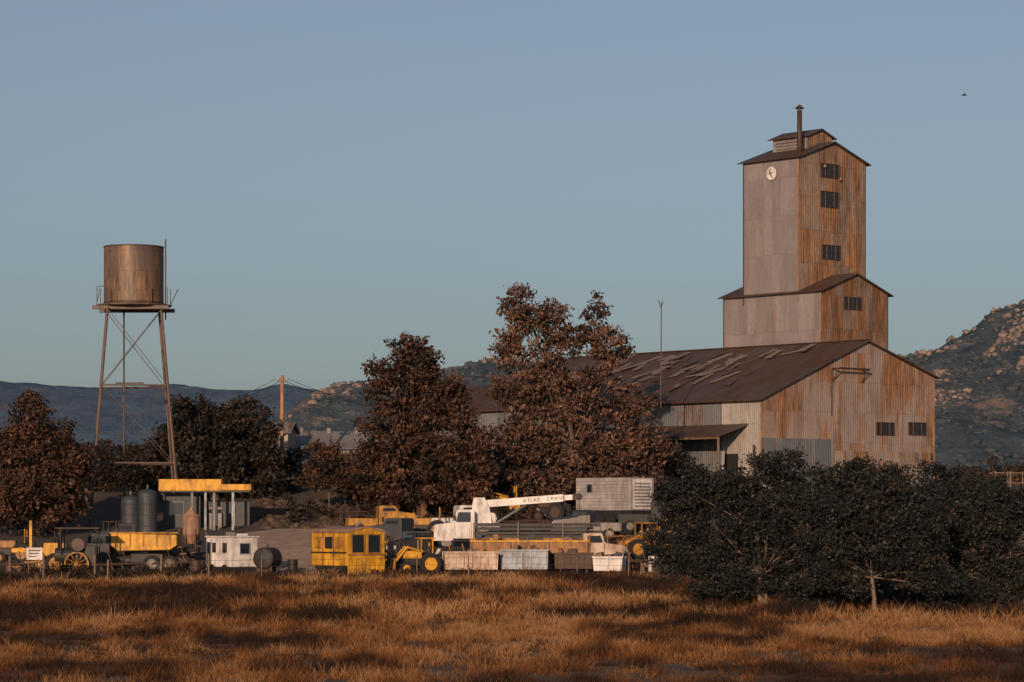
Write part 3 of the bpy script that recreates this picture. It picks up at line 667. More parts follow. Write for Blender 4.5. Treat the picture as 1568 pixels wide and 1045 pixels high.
def cab(p,x,fl,mat,w_=2.0,zb=.7,h=1.7,hood=1.2,nm='cab'):
    pr=[(0,zb),(1.35+hood,zb),(1.35+hood,zb+.75),(1.35+hood*.9,zb+.86),(1.3,zb+.98),(1.1,zb+h-.06),(1.0,zb+h),(.12,zb+h),(0,zb+h-.1)]
    prism(nm+'_shell',p,[(x+fl*a,b) for a,b in pr],-w_/2,w_/2,mat,.05)
    sw=[(.25,zb+1.0),(1.12,zb+1.0),(.98,zb+h-.16),(.25,zb+h-.16)]
    prism(nm+'_side_glass',p,[(x+fl*a,b) for a,b in sw],-w_/2-.012,w_/2+.012,M['gls'],0)
    q0=(x+fl*1.285,zb+1.06);q1=(x+fl*1.125,zb+h-.14)
    V=[(q0[0]+fl*.03,-w_/2+.15,q0[1]),(q0[0]+fl*.03,w_/2-.15,q0[1]),(q1[0]+fl*.03,w_/2-.15,q1[1]),(q1[0]+fl*.03,-w_/2+.15,q1[1])]
    pymesh(nm+'_windscreen',V,[(0,1,2,3)],M['gls'],p)
    gx=x+fl*(1.35+hood)
    box(nm+'_grille',p,min(gx,gx+fl*.03),max(gx,gx+fl*.03),-.5,.5,zb+.15,zb+.65,M['blk'],.01)
    box(nm+'_bumper',p,min(gx+fl*.05,gx+fl*.2),max(gx+fl*.05,gx+fl*.2),-w_/2,w_/2,zb-.2,zb-.02,M['gry'],.03)
    for s_ in (.2,1.2): box(nm+'_door_gap_%d'%int(s_*10),p,x+fl*s_-.012,x+fl*s_+.012,-w_/2-.006,-w_/2+.01,zb+.1,zb+.98,M['blk'],0)
    box(nm+'_running_board',p,min(x,x+fl*1.4),max(x,x+fl*1.4),-w_/2-.12,-w_/2+.1,zb-.14,zb-.08,M['blk'],.01)
    for i,yy_ in enumerate((-.75,.75)):
        lathe(nm+'_headlamp_%d'%i,p,[(.13,-.02),(.12,.04),(.02,.06)],M['wht'],(gx+fl*.01,yy_,zb+.5),12,'x')
    fx=x+fl*(1.35+hood*.5)
    arc=[(fx+.62*math.cos(a),zb-.12+.55*math.sin(a)) for a in np.linspace(0,math.pi,9)]
    prism(nm+'_fender',p,arc,-w_/2-.06,-w_/2+.25,mat,.02)
    box(nm+'_mirror',p,x+fl*1.2-.04,x+fl*1.2+.04,-w_/2-.22,-w_/2-.08,zb+1.1,zb+1.4,M['blk'],.01)
def chassis(p,x0,x1,z=.62,w_=.9):
    for i,yy_ in enumerate((-w_/2,w_/2)): box('frame_rail_%d'%i,p,x0,x1,yy_-.05,yy_+.05,z-.12,z+.08,M['blk'],.01)
def window(p,nm,x0,x1,z0,z1,y,fr='wht',f=.05):
    box(nm+'_glass',p,x0,x1,y-.02,y+.05,z0,z1,M['gls'],0)
    for k,(a,b,c_,d_) in enumerate(((x0-f,x0,z0-f,z1+f),(x1,x1+f,z0-f,z1+f),(x0,x1,z0-f,z0),(x0,x1,z1,z1+f))):
        box(nm+'_frame_%d'%k,p,a,b,y-.045,y+.03,c_,d_,M[fr],0)
def windowx(p,nm,y0,y1,z0,z1,x,fr='wht',f=.05):
    box(nm+'_glass',p,x-.05,x+.02,y0,y1,z0,z1,M['gls'],0)
    for k,(a,b,c_,d_) in enumerate(((y0-f,y0,z0-f,z1+f),(y1,y1+f,z0-f,z1+f),(y0,y1,z0-f,z0),(y0,y1,z1,z1+f))):
        box(nm+'_frame_%d'%k,p,x-.03-.025,x+.045,a,b,c_,d_,M[fr],0)

# yellow box trailer
e=at('yellow_box_trailer',531,154.5,0)
e.rotation_euler=(0,0,math.radians(38))
Lx,Ly=2.55,3.4
pr=[(0,.62),(0,2.45),(.25,2.60),(Lx/2,2.72),(Lx-.25,2.60),(Lx,2.45),(Lx,.62)]
prism('body_shell',e,pr,0,Ly,M['yel'],.04)
prism('roof_skin',e,[(-.06,2.44),(.22,2.63),(Lx/2,2.76),(Lx-.22,2.63),(Lx+.06,2.44),(Lx+.02,2.40),(Lx/2,2.71),(-.02,2.40)],-.06,Ly+.06,M['tan'],.0)
for nm,x0,x1 in (('front_opening_a',.35,1.12),('front_opening_b',1.42,2.2)):
    window(e,nm,x0,x1,1.35,2.3,-.0,'yel2',.06)
box('lower_front_panel',e,.05,Lx-.05,-.06,-.005,.18,1.18,M['yel'],.02)
for i in range(3): box('front_panel_gap_%d'%i,e,.6+i*.62,.615+i*.62,-.065,-.058,.2,1.16,M['blk'],0)
box('front_rail',e,.0,Lx,-.09,-.061,1.18,1.26,M['ora'],.01)
for i in range(3):
    y0=.35+i*1.02
    box('side_window_%d'%i,e,-.02,.05,y0,y0+.72,1.55,2.2,M['drk'] if i==1 else M['yel2'],.01)
    box('side_post_%d'%i,e,-.045,-.0,y0-.16,y0-.09,.62,2.42,M['ora'],.005)
box('side_belt',e,-.05,-.001,.0,Ly,1.30,1.38,M['blk'],.005)
box('chassis_frame',e,.15,Lx-.15,.1,Ly-.1,.45,.61,M['blk'],.02)
for i,(x_,y_) in enumerate(((.12,2.6),(.12,.9))):
    lathe('wheel_%d'%i,e,[(.2,-.1),(.36,-.1),(.38,0),(.36,.1),(.2,.1)],M['tyre'],(x_,y_,.38),18,'x')
box('drawbar',e,1.15,1.35,Ly,Ly+1,.42,.52,M['blk'])

# white site trailer
e=at('white_site_trailer',353,157.5);e.rotation_euler=(0,0,math.radians(36))
box('body_shell',e,0,1.75,0,2.7,.45,2.1,M['wht'],.04)
box('roof_edge',e,-.07,1.82,-.07,2.77,2.1,2.18,M['wht'],.02)
box('chassis_frame',e,.1,1.65,.1,2.6,.28,.44,M['blk'])
windowx(e,'side_window_a',.3,.8,1.25,1.8,-.0,'wht');windowx(e,'side_window_b',1.5,1.95,1.25,1.8,-.0,'wht')
windowx(e,'door',2.15,2.5,.6,1.8,-.0,'gry')
window(e,'end_window',.6,1.2,1.2,1.75,-.0,'blu')
box('roof_vent',e,.5,.9,1,1.4,2.18,2.4,M['gry']);box('roof_hatch',e,.8,1.3,.3,.7,2.18,2.32,M['wht'])
for i,y_ in enumerate((.6,2.0)): lathe('wheel_%d'%i,e,[(.15,-.08),(.3,-.08),(.3,.08),(.15,.08)],M['tyre'],(.0,y_,.3),16,'x')

e=at('fuel_tank',410,157,-20)
lathe('drum',e,[(.05,-.72),(.5,-.66),(.6,-.6),(.6,.6),(.5,.66),(.05,.72)],M['blk'],(0,0,.95),24,'y')
for i,y_ in enumerate((-.4,.4)): box('cradle_%d'%i,e,-.45,.45,y_-.06,y_+.06,0,.5,M['brn'])
tube('filler_pipe',e,[(0,0,1.5),(0,0,1.75)],.06,M['brn'])

# canopy
D_=182;x0,x1=WX(243,D_),WX(384,D_);gz_=g((x0+x1)/2,D_)
e=empty('fuel_station_canopy',(x0,D_,gz_),math.radians(3))
Wc=x1-x0;zt_=WZ(734,D_)-gz_
box('canopy_fascia_high',e,0,Wc*.68,-.1,3,zt_-.75,zt_,M['yel'],.03)
box('canopy_fascia_low',e,Wc*.68,Wc,-.08,3,zt_-.72,zt_-.32,M['yel'],.03)
box('canopy_soffit',e,.05,Wc-.05,-.02,2.9,zt_-.83,zt_-.752,M['dblu'],.0)
for i,(x_,y_) in enumerate(((2.05,.1),(2.9,.1),(3.45,.1),(4.65,.1),(2.5,2.6),(4.6,2.6))):
    box('canopy_post_%d'%i,e,x_,x_+.15,y_,y_+.15,-.3,zt_-.831,M['gry'] if i%2==0 else M['blu'],.01)
box('kiosk',e,.2,2.6,1.2,2.8,0,2.3,M['dblu'],.02);box('kiosk_roof',e,.1,2.7,1.1,2.9,2.3,2.38,M['gry'],.01)
window(e,'kiosk_window',.6,1.5,1.0,1.8,1.2,'gry')
box('back_wall',e,2.6,Wc-.2,2.7,2.85,-.2,1.9,M['dblu'],.01)
for i in range(2):
    box('pump_%d'%i,e,3.1+i*.6,3.4+i*.6,.6,.9,0,1.5,M['gry'],.04);box('pump_dial_%d'%i,e,3.14+i*.6,3.36+i*.6,.585,.602,1.1,1.35,M['drk'],0)

for i,(px,h) in enumerate(((200,2.1),(226,2.5))):
    e=at('storage_tank',px,180)
    lathe('shell',e,[(.6,0),(.6,h),(.5,h+.15),(.08,h+.3)],M['dblu'],n=24)
    for k in range(3): lathe('band_%d'%k,e,[(.605,0),(.62,.02),(.62,.07),(.605,.09)],M['dblu'],(0,0,.4+k*.7),24)
    tube('vent',e,[(0,0,h+.25),(0,0,h+.55)],.05,M['gry'])
e=at('feed_bin',293,172)
lathe('shell',e,[(.25,.3),(.52,.9),(.52,1.9),(.56,1.95),(.1,2.4),(.08,2.5)],M['tan'],n=20)
tubes('bin_legs',e,[([(a,b,0),(a,b,1.2)],.04) for a,b in ((.45,.2),(-.45,.2),(.3,-.4),(-.3,-.4))],M['brn'])

# yellow hopper truck
e=at('yellow_hopper_truck',225,161,0)
chassis(e,-2.8,2.3,.75)
prism('hopper_body',e,[(-1.9,1.55),(-1.5,1.25),(1.4,1.3),(1.8,1.55),(1.8,2.15),(-1.9,2.25)],-1,1,M['yel'],.04)
box('hopper_rim',e,-2.0,1.9,-1.05,1.05,2.22,2.30,M['yel2'],.02)
for i in range(5): box('rib_%d'%i,e,-1.6+i*.75,-1.53+i*.75,-1.06,-1.0,1.5,2.2,M['yel2'],.01)
box('underbody_tank',e,-.8,.9,-.8,.8,.55,1.1,M['blk'],.05)
cab(e,-1.95,-1,M['blk'],1.9,.65,1.6,.9)
for i,x_ in enumerate((-3.6,.4,1.4)): 
    wheel(e,'wheel_%d'%i,x_,-.95,.5);wheel(e,'wheel_far_%d'%i,x_,.95,.5)

def traction(px,d,deg=0):
    e=at('steam_traction_engine',px,d,deg)
    lathe('boiler',e,[(.05,-1.1),(.42,-1.08),(.42,.7),(.05,.72)],M['blk'],(-.1,0,1.15),20,'x')
    box('firebox',e,.5,1.1,-.45,.45,.55,1.7,M['blk'],.04)
    tube('smokestack',e,[(-.95,0,1.5),(-.95,0,2.3),(-.95,0,2.42)],[.12,.13,.2],M['blk'],12)
    spoked(e,'rear_wheel',.1,-.75,.68,.2,M['yel2'],12);spoked(e,'rear_wheel_far',.1,.75,.68,.2,M['brn'],12)
    spoked(e,'front_wheel',-1.0,-.6,.42,.14,M['ora'],8);spoked(e,'front_wheel_far',-1.0,.6,.42,.14,M['brn'],8)
    lathe('flywheel',e,[(.36,-.05),(.38,0),(.36,.05)],M['brn'],(.15,-.62,1.75),20,'y')
    tubes('canopy_posts',e,[([(a,b,1.2),(a,b,2.62)],.035) for a in (-.8,1.15) for b in (-.6,.6)],M['blk'])
    box('canopy_roof',e,-1.1,1.35,-.8,.8,2.62,2.70,M['brn'],.03)
traction(118,157)

def grader(px,d,deg,mat='yel'):
    e=at('road_grader',px,d,deg)
    box('frame_beam',e,-1.6,1.3,-.15,.15,1.2,1.45,M[mat],.03)
    box('engine_hood',e,.2,1.4,-.42,.42,1.0,1.75,M[mat],.06)
    box('radiator',e,1.4,1.5,-.38,.38,1.0,1.7,M['blk'],.01)
    box('seat_platform',e,-.5,.2,-.5,.5,.95,1.1,M['blk'],.02)
    box('seat_back',e,-.4,-.3,-.25,.25,1.1,1.75,M['blk'],.03)
    box('lift_post',e,-.62,-.46,-.10,.10,1.0,3.0,M[mat],.02)
    box('mould_board',e,-1.3,.6,-.75,-.68,.25,.75,M['yel2'],.03,rot=.08)
    tube('exhaust_stack',e,[(.8,.1,1.7),(.8,.1,2.4)],.05,M['blk'])
    tube('steering_column',e,[(-.1,0,1.0),(-.35,0,1.9)],.03,M['blk'])
    wheel(e,'rear_wheel',.9,-.7,.6,.3,hub='yel2');wheel(e,'rear_wheel_far',.9,.7,.6,.3,hub='yel2');wheel(e,'front_wheel',-1.5,-.6,.42,.22,hub='yel2');wheel(e,'front_wheel_far',-1.5,.6,.42,.22,hub='yel2')
grader(62,160,4)

e=at('notice_sign',53,150)
box('panel',e,-.42,.42,-.02,.02,1.15,1.8,M['wht'],.01)
for i in range(3): box('lettering_%d'%i,e,-.3,.3-.1*i,-.026,-.021,1.62-i*.16,1.67-i*.16,M['blk'],0)
tubes('posts',e,[([(x_,.04,-.1),(x_,.04,1.85)],.035) for x_ in (-.32,.32)],M['wood'])
fe=empty('wire_fence')
fl=[];tops=[]
pxs=[-10,15,66,145,165,246,320,400,470,555,638,718,800,884,962,1040,1120]
ds=[146,147,147,148,143,148,150,151,151,151,152,152,152.5,153,153,153,152]
for px,d in zip(pxs,ds):
    x=WX(px,d);z=g(x,d);hh=random.uniform(1.25,1.55);fl.append(([(x,d,z-.1),(x+random.uniform(-.05,.05),d,z+hh)],.055 if px<330 else .03));tops.append((x,d,z))
tubes('fence_posts',fe,fl,M['wood'])
wr_=[]
for hh in (.4,.8,1.15):
    for a,b in zip(tops[:-1],tops[1:]): wr_.append(([(a[0],a[1],a[2]+hh),((a[0]+b[0])/2,(a[1]+b[1])/2,(a[2]+b[2])/2+hh-.04),(b[0],b[1],b[2]+hh)],.008))
tubes('fence_wires',fe,wr_,M['brn'],4)

def pickup(name,px,d,deg,mat,fl=-1,s=1.0):
    e=at(name,px,d,deg);e.scale=(s,s,s)
    cab(e,.3*fl*-1,fl,mat,1.7,.5,1.35,1.0)
    x_=-fl*.3
    xa,xb=sorted((x_-fl*.05,x_-fl*1.9))
    box('bed_floor',e,xa,xb,-.8,.8,.5,.6,M['blk'],.01)
    box('bed_side_near',e,xa,xb,-.85,-.8,.55,1.05,mat,.02);box('bed_side_far',e,xa,xb,.8,.85,.55,1.05,mat,.02)
    te=x_-fl*1.9;box('tailgate',e,min(te,te-fl*.05),max(te,te-fl*.05),-.8,.8,.55,1.05,mat,.01)
    for i,wx_ in enumerate((x_+fl*1.85,x_-fl*1.2)):
        wheel(e,'wheel_%d'%i,wx_,-.8,.36,.2);wheel(e,'wheel_far_%d'%i,wx_,.8,.36,.2)
    return e
pickup('old_yellow_pickup',585,180,10,M['yel2'],1)
pickup('old_dark_pickup',618,172,-25,M['dblu'],-1)
pickup('old_white_pickup',706,179,15,M['wht'],1)
pickup('old_dark_pickup',1010,180,-20,M['blk'],1,1.1)
pickup('old_dark_pickup',650,166,20,M['blk'],-1,1.0)
pickup('old_dark_pickup',200,170,10,M['blk'],-1,1.0)
pickup('old_grey_pickup',900,176,-12,M['gry'],-1,1.0)
def tractor(px,d,deg,c='yel',loader=False,cabin=False):
    e=at('farm_tractor',px,d,deg)
    box('engine_hood',e,-.9,.2,-.28,.28,.9,1.35,M[c],.06);box('transmission',e,-.8,.9,-.22,.22,.5,.9,M['blk'],.03)
    box('radiator_grille',e,-.94,-.90,-.22,.22,.85,1.3,M['blk'],.01)
    wheel(e,'rear_wheel',.6,-.5,.62,.28,hub=c);wheel(e,'rear_wheel_far',.6,.5,.62,.28,hub=c);wheel(e,'front_wheel',-.75,-.42,.36,.2,hub=c);wheel(e,'front_wheel_far',-.75,.42,.36,.2,hub=c)
    box('seat',e,.35,.7,-.2,.2,1.1,1.2,M['blk'],.03);box('seat_back',e,.66,.74,-.2,.2,1.2,1.6,M['blk'],.03)
    tube('exhaust',e,[(-.5,.1,1.3),(-.5,.1,1.85)],.04,M['blk']);tube('steering_column',e,[(.15,0,1.2),(.32,0,1.55)],.025,M['blk'])
    if loader:
        tubes('loader_arms',e,[([(.2,y_,1.3),(-.7,y_,1.55),(-1.5,y_,.6)],.07) for y_ in (-.38,.38)],M[c])
        prism('bucket',e,[(-1.4,.25),(-1.9,.25),(-1.95,.35),(-1.55,.45),(-1.45,.95),(-1.38,.95)],-.55,.55,M['yel2'],.01)
    tubes('roll_bar',e,[([(.75,-.4,.9),(.75,-.4,2.0),(.75,.4,2.0),(.75,.4,.9)],.045)],M[c])
    if cabin:
        tubes('cabin_posts',e,[([(.1,y_,1.1),(.1,y_,2.0)],.035) for y_ in (-.4,.4)],M[c]);box('cabin_roof',e,-.05,.9,-.5,.5,2.0,2.08,M[c],.03)
tractor(640,158.5,15,'yel',True,True)
for px,d,deg,c_,l_,cb in ((604,190,20,'yel2',False,True),(655,192,160,'ora',False,False),(735,184,40,'brn',False,False),(772,188,10,'yel',True,False),(845,186,-30,'brn',False,True),(655,176,0,'yel2',False,False),(1040,176,15,'yel2',True,False),(255,167,10,'brn',False,False),(160,169,30,'brn',False,True),(20,166,0,'ora',False,False)):
    tractor(px,d,deg,c_,l_,cb)

# crane truck
D_=171;e=at('crane_truck',775,D_,2)
gg=e.location[2];zz=lambda py:WZ(py,D_)-gg
chassis(e,-3.8,4.3,.85)
cab(e,-1.9,-1,M['wht'],2.2,.75,1.75,1.1)
box('deck',e,-1.7,4.3,-1.1,1.1,.95,1.08,M['gry'],.02)
box('toolbox',e,-1.6,-.4,-1.12,-.7,1.08,1.5,M['wht'],.03)
lathe('turntable',e,[(.6,1.08),(.6,1.3),(.5,1.32)],M['gry'],(-1.4,0,0),24)
prism('turret',e,[(-2.0,1.32),(-.8,1.32),(-1.0,zz(778)),(-1.3,zz(762)),(-1.95,zz(762)),(-2.05,zz(775))],-.35,.35,M['wht'],.04)
bx0,bx1=-1.9,4.3;bz0,bz1=zz(773),zz(761)
def boomsec(nm,t0,t1,h_,w_,mat):
    a=Vector((bx0+(bx1-bx0)*t0,0,bz0+(bz1-bz0)*t0));b=Vector((bx0+(bx1-bx0)*t1,0,bz0+(bz1-bz0)*t1))
    V=[(a.x,-w_,a.z-h_),(b.x,-w_,b.z-h_),(b.x,w_,b.z-h_),(a.x,w_,a.z-h_),(a.x,-w_,a.z+h_),(b.x,-w_,b.z+h_),(b.x,w_,b.z+h_),(a.x,w_,a.z+h_)]
    pymesh(nm,V,BF,mat,e,bevel=.02)
mBoom=paint('boom_white_paint',(.74,.70,.67),.15)
boomsec('boom_base',0,.86,.22,.2,mBoom);boomsec('boom_mid',.86,.95,.16,.15,mBoom);boomsec('boom_tip',.95,1.02,.2,.12,M['blk'])
tube('boom_cylinder',e,[(-.9,0,1.5),(1.2,0,bz0+.0)],.08,M['gry'],10)
lathe('sheave',e,[(.18,-.05),(.2,0),(.18,.05)],M['blk'],(bx1+.1,0,bz1),16,'y')
tubes('hook_line',e,[([(bx1+.1,0,bz1-.15),(bx1+.1,0,bz1-.9)],.02),([(bx1+.1,0,bz1-.9),(bx1+.16,0,bz1-1.02),(bx1+.05,0,bz1-1.1)],.04)],M['blk'])
for txt,t in (('ATLAS',.47),('CRANE',.70)):
    cu=bpy.data.curves.new('lettering','FONT');cu.body=txt;cu.size=.31;cu.extrude=.004;cu.space_character=1.15
    o=bpy.data.objects.new('lettering_'+txt.lower(),cu);cu.materials.append(M['drk']);link(o,e)
    o.location=(bx0+(bx1-bx0)*t,-.212,bz0+(bz1-bz0)*t-.10);o.rotation_euler=(math.radians(90),-math.atan2(bz1-bz0,bx1-bx0),0)
for i,x_ in enumerate((-3.6,2.2,3.3)):
    wheel(e,'wheel_%d'%i,x_,-1.0,.52);wheel(e,'wheel_far_%d'%i,x_,1.0,.52)
for i,x_ in enumerate((-.2,4.0)):
    box('outrigger_%d'%i,e,x_-.08,x_+.08,-1.25,-1.1,.2,1.0,M['yel'],.01)

# silver cargo trailer
e=at('silver_cargo_trailer',965,184.5,0);e.rotation_euler=(0,0,math.radians(45))
Z0=.95
box('body_shell',e,0,2.3,0,4.9,Z0,Z0+2.15,M['sil'],.06)
for i in range(9): box('side_ridge_%d'%i,e,-.03,-.001,.05,4.85,Z0+.15+i*.22,Z0+.165+i*.22,M['gry'],0)
box('end_door',e,.25,2.05,-.03,-.001,Z0+.1,Z0+2.05,M['wht'],.01)
for i in range(8): box('louvre_%d'%i,e,.4,1.9,-.055,-.031,Z0+.25+i*.21,Z0+.33+i*.21,M['gry'],0)
windowx(e,'side_window',3.4,3.8,Z0+1.2,Z0+1.7,0,'gry')
box('skirt',e,.1,2.2,.05,4.8,Z0-.55,Z0-.01,M['blk'])
for i,y_ in enumerate((1.7,2.7)): lathe('wheel_%d'%i,e,[(.18,-.1),(.38,-.1),(.38,.1),(.18,.1)],M['tyre'],(.0,y_,.38),18,'x')

# lumber trailer
D_=167;e=at('lumber_trailer',828,D_,-1)
box('deck',e,-4,4,-1.1,1.1,1.0,1.14,M['brn'],.02)
rr=random.Random(9)
for k in range(5):
    for j in range(6):
        x0=-3.9+rr.uniform(0,.9);x1=3.9-rr.uniform(0,1.6)
        y0=-1.0+j*.34;box('beam_%d_%d'%(k,j),e,x0,x1,y0,y0+.3,1.145+k*.23,1.145+k*.23+rr.uniform(.15,.2),M[rr.choice(['blk','blk','brn','brn','wood'])],.01)
for i,x_ in enumerate((-3.9,-1.3,1.3,3.9)): box('stake_%d'%i,e,x_-.04,x_+.04,-1.19,-1.11,.9,2.3,M['wood'],.005)
for i,x_ in enumerate((-2.6,1.8,2.8)): wheel(e,'wheel_%d'%i,x_,-.95,.48);wheel(e,'wheel_far_%d'%i,x_,.95,.48)

# ochre flatbed truck with cream cab
D_=162;e=at('ochre_flatbed_truck',830,D_,1)
chassis(e,-4,3.6,.85)
box('bed_floor',e,-4.1,2.6,-1.15,1.15,1.0,1.12,M['brn'],.01)
box('bed_side_near',e,-4.1,2.6,-1.2,-1.15,1.12,1.75,M['ora'],.02);box('bed_side_far',e,-4.1,2.6,1.15,1.2,1.12,1.95,M['yel2'],.02)
for i in range(10): box('bed_stake_%d'%i,e,-4.05+i*.73,-3.97+i*.73,-1.25,-1.201,1.0,1.85,M['yel2'] if i%3 else M['brn'],.005)
box('bed_top_rail',e,-4.12,2.62,-1.26,-1.14,1.75,1.84,M['yel'],.01)
box('headboard',e,2.62,2.7,-1.15,1.15,1.1,2.15,M['ora'],.02)
cab(e,2.3,1,M['cream'],2.0,.7,1.55,.95)
for i,x_ in enumerate((-2.9,-1.9,4.15)): wheel(e,'wheel_%d'%i,x_,-1.0,.5);wheel(e,'wheel_far_%d'%i,x_,1.0,.5)
for i in range(12):
    x0=-3.8+i*.5;box('crate_%d'%i,e,x0,x0+rr.uniform(.3,.48),-.9+.2*(i%3),-.3+.2*(i%3),1.12,1.8+.4*rr.random(),M[rr.choice(['brn','ora','blk','wood'])],.02)

def bin_(name,px0,px1,d,mat,h,nr,tilt=0):
    e=at(name,(px0+px1)/2,d,tilt,.12);w_=(px1-px0)/K*d/2
    prism('near_side',e,[(-w_,.2),(w_,.2),(w_+.05,h),(-w_-.05,h)],-.85,-.79,mat,.01)
    prism('far_side',e,[(-w_,.2),(w_,.2),(w_+.05,h),(-w_-.05,h)],.79,.85,mat,.01)
    box('end_left',e,-w_,-w_+.05,-.79,.79,.2,h-.02,mat,.01);box('end_right',e,w_-.05,w_,-.79,.79,.2,h-.02,mat,.01)
    box('floor',e,-w_+.05,w_-.05,-.79,.79,.2,.26,M['brn'],0)
    box('top_rail',e,-w_-.08,w_+.08,-.92,-.85,h-.08,h+.02,mat,.01);box('bottom_rail',e,-w_,w_,-.90,-.85,.2,.3,mat,.01)
    for i in range(nr): 
        x_=-w_+.1+i*(2*w_-.2)/(nr-1);box('rib_%d'%i,e,x_-.035,x_+.035,-.91,-.85,.3,h-.08,mat,.005)
    for i in range(7):
        x_=rr.uniform(-w_*.85,w_*.7);box('scrap_%d'%i,e,x_,x_+rr.uniform(.15,.5),rr.uniform(-.7,-.2),rr.uniform(0,.6),.3,h+rr.uniform(-.1,.28),M[rr.choice(['brn','blk','wood','ora'])],.02,rot=rr.uniform(-.3,.3))
    for i,x_ in enumerate((-w_*.7,w_*.7)): box('skid_%d'%i,e,x_-.06,x_+.06,-.8,.8,-.1,.19,M['blk'],.01)
    return e
bin_('cream_dump_body',680,760,159,M['cream'],1.2,7,6)
bin_('pale_metal_bin',768,840,160,M['blu'],1.3,4,-5)
bin_('brown_wooden_bin',848,905,161,M['brn'],1.1,6,4)
bin_('small_cream_bin',912,955,159.5,M['wht'],1.0,3,-10)
e=at('yellow_wheel_loader',985,168,20)
box('rear_body',e,.1,1.6,-.6,.6,.8,1.6,M['yel2'],.08);box('front_frame',e,-1.2,.1,-.35,.35,.7,1.1,M['yel2'],.04)
box('cab_floor',e,-.3,.5,-.5,.5,1.1,1.2,M['blk']);tubes('cab_frame',e,[([(a,b,1.2),(a,b,2.1)],.04) for a in (-.3,.5) for b in (-.5,.5)],M['yel2'])
box('cab_roof',e,-.4,.6,-.6,.6,2.1,2.18,M['yel2'],.03)
tubes('lift_arms',e,[([(0,y_,1.4),(-1.2,y_,1.0),(-1.9,y_,.4)],.09) for y_ in (-.4,.4)],M['yel2'])
prism('bucket',e,[(-1.8,.1),(-2.5,.1),(-2.55,.2),(-2.0,.35),(-1.85,.95),(-1.75,.95)],-.95,.95,M['brn'],.01)
for i,x_ in enumerate((-.7,1.1)): wheel(e,'wheel_%d'%i,x_,-.75,.6,.35,hub='yel2');wheel(e,'wheel_far_%d'%i,x_,.75,.6,.35,hub='yel2')
def plough(px,d,deg,mat='brn'):
    e=at('farm_plough',px,d,deg)
    tubes('frame',e,[([(-1.3,0,.7),(1.2,0,.75)],.06),([(-1.3,-.4,.65),(1.2,.4,.7)],.05),([(1.2,.4,.7),(1.2,-.4,.7)],.05)],M[mat])
    for i in range(4):
        x_=-1+i*.6;prism('share_%d'%i,e,[(x_,.0),(x_+.3,.05),(x_+.2,.45),(x_+.02,.7)],-.3+i*.15,-.26+i*.15,M[mat],.0)
    spoked(e,'wheel',1.3,-.3,.42,.08,M[mat],8);spoked(e,'wheel_far',1.3,.5,.42,.08,M[mat],8)
    tubes('levers',e,[([(-.3,0,.7),(-.55,0,1.5)],.03),([(.5,0,.7),(.3,.1,1.45)],.03)],M[mat])
for px,d,deg,mt in ((700,164,10,'yel2'),(330,166,20,'brn'),(270,158,-10,'brn'),(20,155,10,'brn'),(605,164,30,'brn'),(760,178,0,'blk'),(568,172,-20,'brn'),(1530,215,10,'brn'),(180,156,15,'brn'),(540,186,20,'brn'),(690,189,40,'ora'),(800,180,15,'brn'),(880,178,0,'brn'),(930,172,30,'ora'),(975,162,-10,'brn')):
    plough(px,d,deg,mt)
for px,d,c_ in ((600,160,'brn'),(612,160.5,'dblu'),(664,161,'brn'),(300,156,'brn'),(262,156,'wood'),(448,158,'blk'),(720,176,'blu'),(906,172,'brn'),(1000,163,'wht'),(85,155,'ora')):
    e=at('oil_drum',px,d)
    lathe('shell',e,[(.27,0),(.29,.02),(.28,.28),(.30,.30),(.28,.32),(.28,.58),(.30,.60),(.28,.62),(.29,.88),(.26,.86)],M[c_],n=18)
# heaps of scrap boards and plates, one object each
def scrap(px,d,wid,hgt,n_,cols):
    e=at('scrap_heap',px,d)
    for ci,c_ in enumerate(cols):
        V=[];F=[]
        for i in range(n_):
            L_=rr.uniform(.3,1.5);w_=rr.uniform(.06,.45);t_=rr.uniform(.03,.10)
            mt_=Matrix.Rotation(rr.uniform(0,3.14),3,'Z')@Matrix.Rotation(rr.uniform(-.9,.9),3,'Y')@Matrix.Rotation(rr.uniform(-.9,.9),3,'X')
            x_=rr.gauss(0,.42)*wid;c0=Vector((x_,rr.uniform(-.6,.6),rr.uniform(.05,1)*hgt*max(.15,1-abs(x_)/wid)))
            b=len(V)
            for sx,sy,sz in ((-1,-1,-1),(1,-1,-1),(1,1,-1),(-1,1,-1),(-1,-1,1),(1,-1,1),(1,1,1),(-1,1,1)):
                V.append(c0+mt_@Vector((sx*L_/2,sy*w_/2,sz*t_/2)))
            F+=[tuple(b+k for k in f) for f in BF]
        pymesh('pieces_%d'%ci,V,F,M[c_],e)
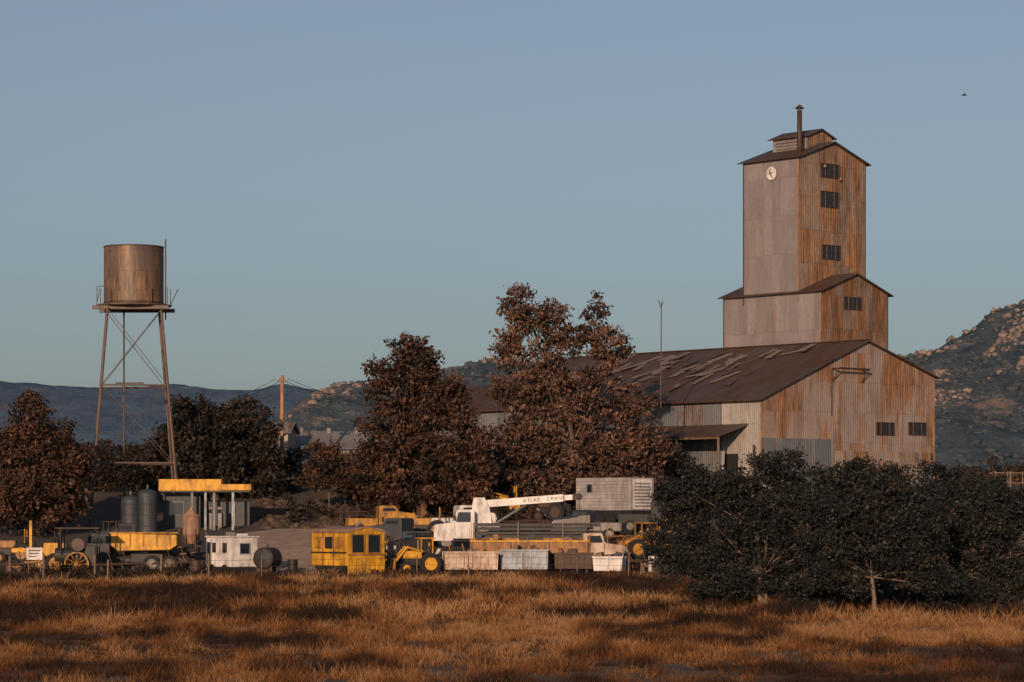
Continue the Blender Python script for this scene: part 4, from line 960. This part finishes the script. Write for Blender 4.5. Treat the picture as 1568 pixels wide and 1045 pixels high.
for px,d,wd,h,n_,cs_ in ((600,168,1.3,1.1,10,('brn','blk','yel2')),(662,163,1.2,1.2,9,('brn','wht','blk')),(720,159,1.0,.7,7,('brn','wood')),(905,166,1.5,1.3,10,('brn','ora','blk')),(960,164,1.3,1.4,9,('cream','brn','blk')),(1000,172,1.5,1.3,9,('brn','ora','wht')),(285,162,1.3,1.2,9,('brn','blk','wood')),(330,171,1.4,1.1,8,('brn','dblu')),(155,163,1.5,1.2,10,('brn','blk','ora')),(90,165,1.2,1.0,8,('brn','yel2')),(545,176,1.6,1.0,8,('brn','wood','gry')),(650,184,1.8,1.2,9,('brn','ora','gry')),(740,190,2.0,1.3,9,('brn','blk','yel2')),(830,187,2.0,1.2,9,('brn','wht','blk')),(20,158,1.2,1.1,9,('brn','blk')),(1035,183,1.6,1.4,9,('brn','gry','wht')),(1160,196,1.6,1.5,8,('brn','wht','gry')),(250,170,1.3,1.2,8,('brn','blk'))):
    scrap(px,d,wd,h,n_,cs_)
# small pipe rack beyond the oaks
e=at('pipe_rack',1545,170)
h0=WZ(722,170)-e.location[2]
tubes('frame',e,[([(x_,y_,0),(x_,y_,h0)],.05) for x_ in (-.9,0,.9) for y_ in (-.5,.5)]+[([(-1.1,y_,z_),(1.1,y_,z_)],.04) for y_ in (-.5,.5) for z_ in (h0-.1,h0-.7)],M['wood'])

P=[];S=[]
for i in range(260):
    px=rr.uniform(392,565);d=rr.uniform(183,196);x=WX(px,d);P.append((x,d,g(x,d)+.0));S.append(rr.uniform(.08,.32))
rocks('rock_bank',np.array(P),np.array(S),rockmat('bank_stone',(.045,.030,.024),(.15,.095,.07)),8)
e=empty('bird',(WX(1476,120),120,WZ(146,120)))
lathe('body',e,[(.005,-.11),(.03,-.05),(.035,.02),(.02,.08),(.008,.13)],M['blk'],n=10,axis='x')
pymesh('wings',[(-.03,0,0),(.04,0,0),(.03,-.14,.06),(-.02,-.16,.05),(.03,.14,.06),(-.02,.16,.05)],[(0,1,2,3),(1,0,5,4)],M['blk'],e)
pymesh('tail',[(-.1,0,0),(-.17,-.03,0),(-.17,.03,0)],[(0,1,2)],M['blk'],e)
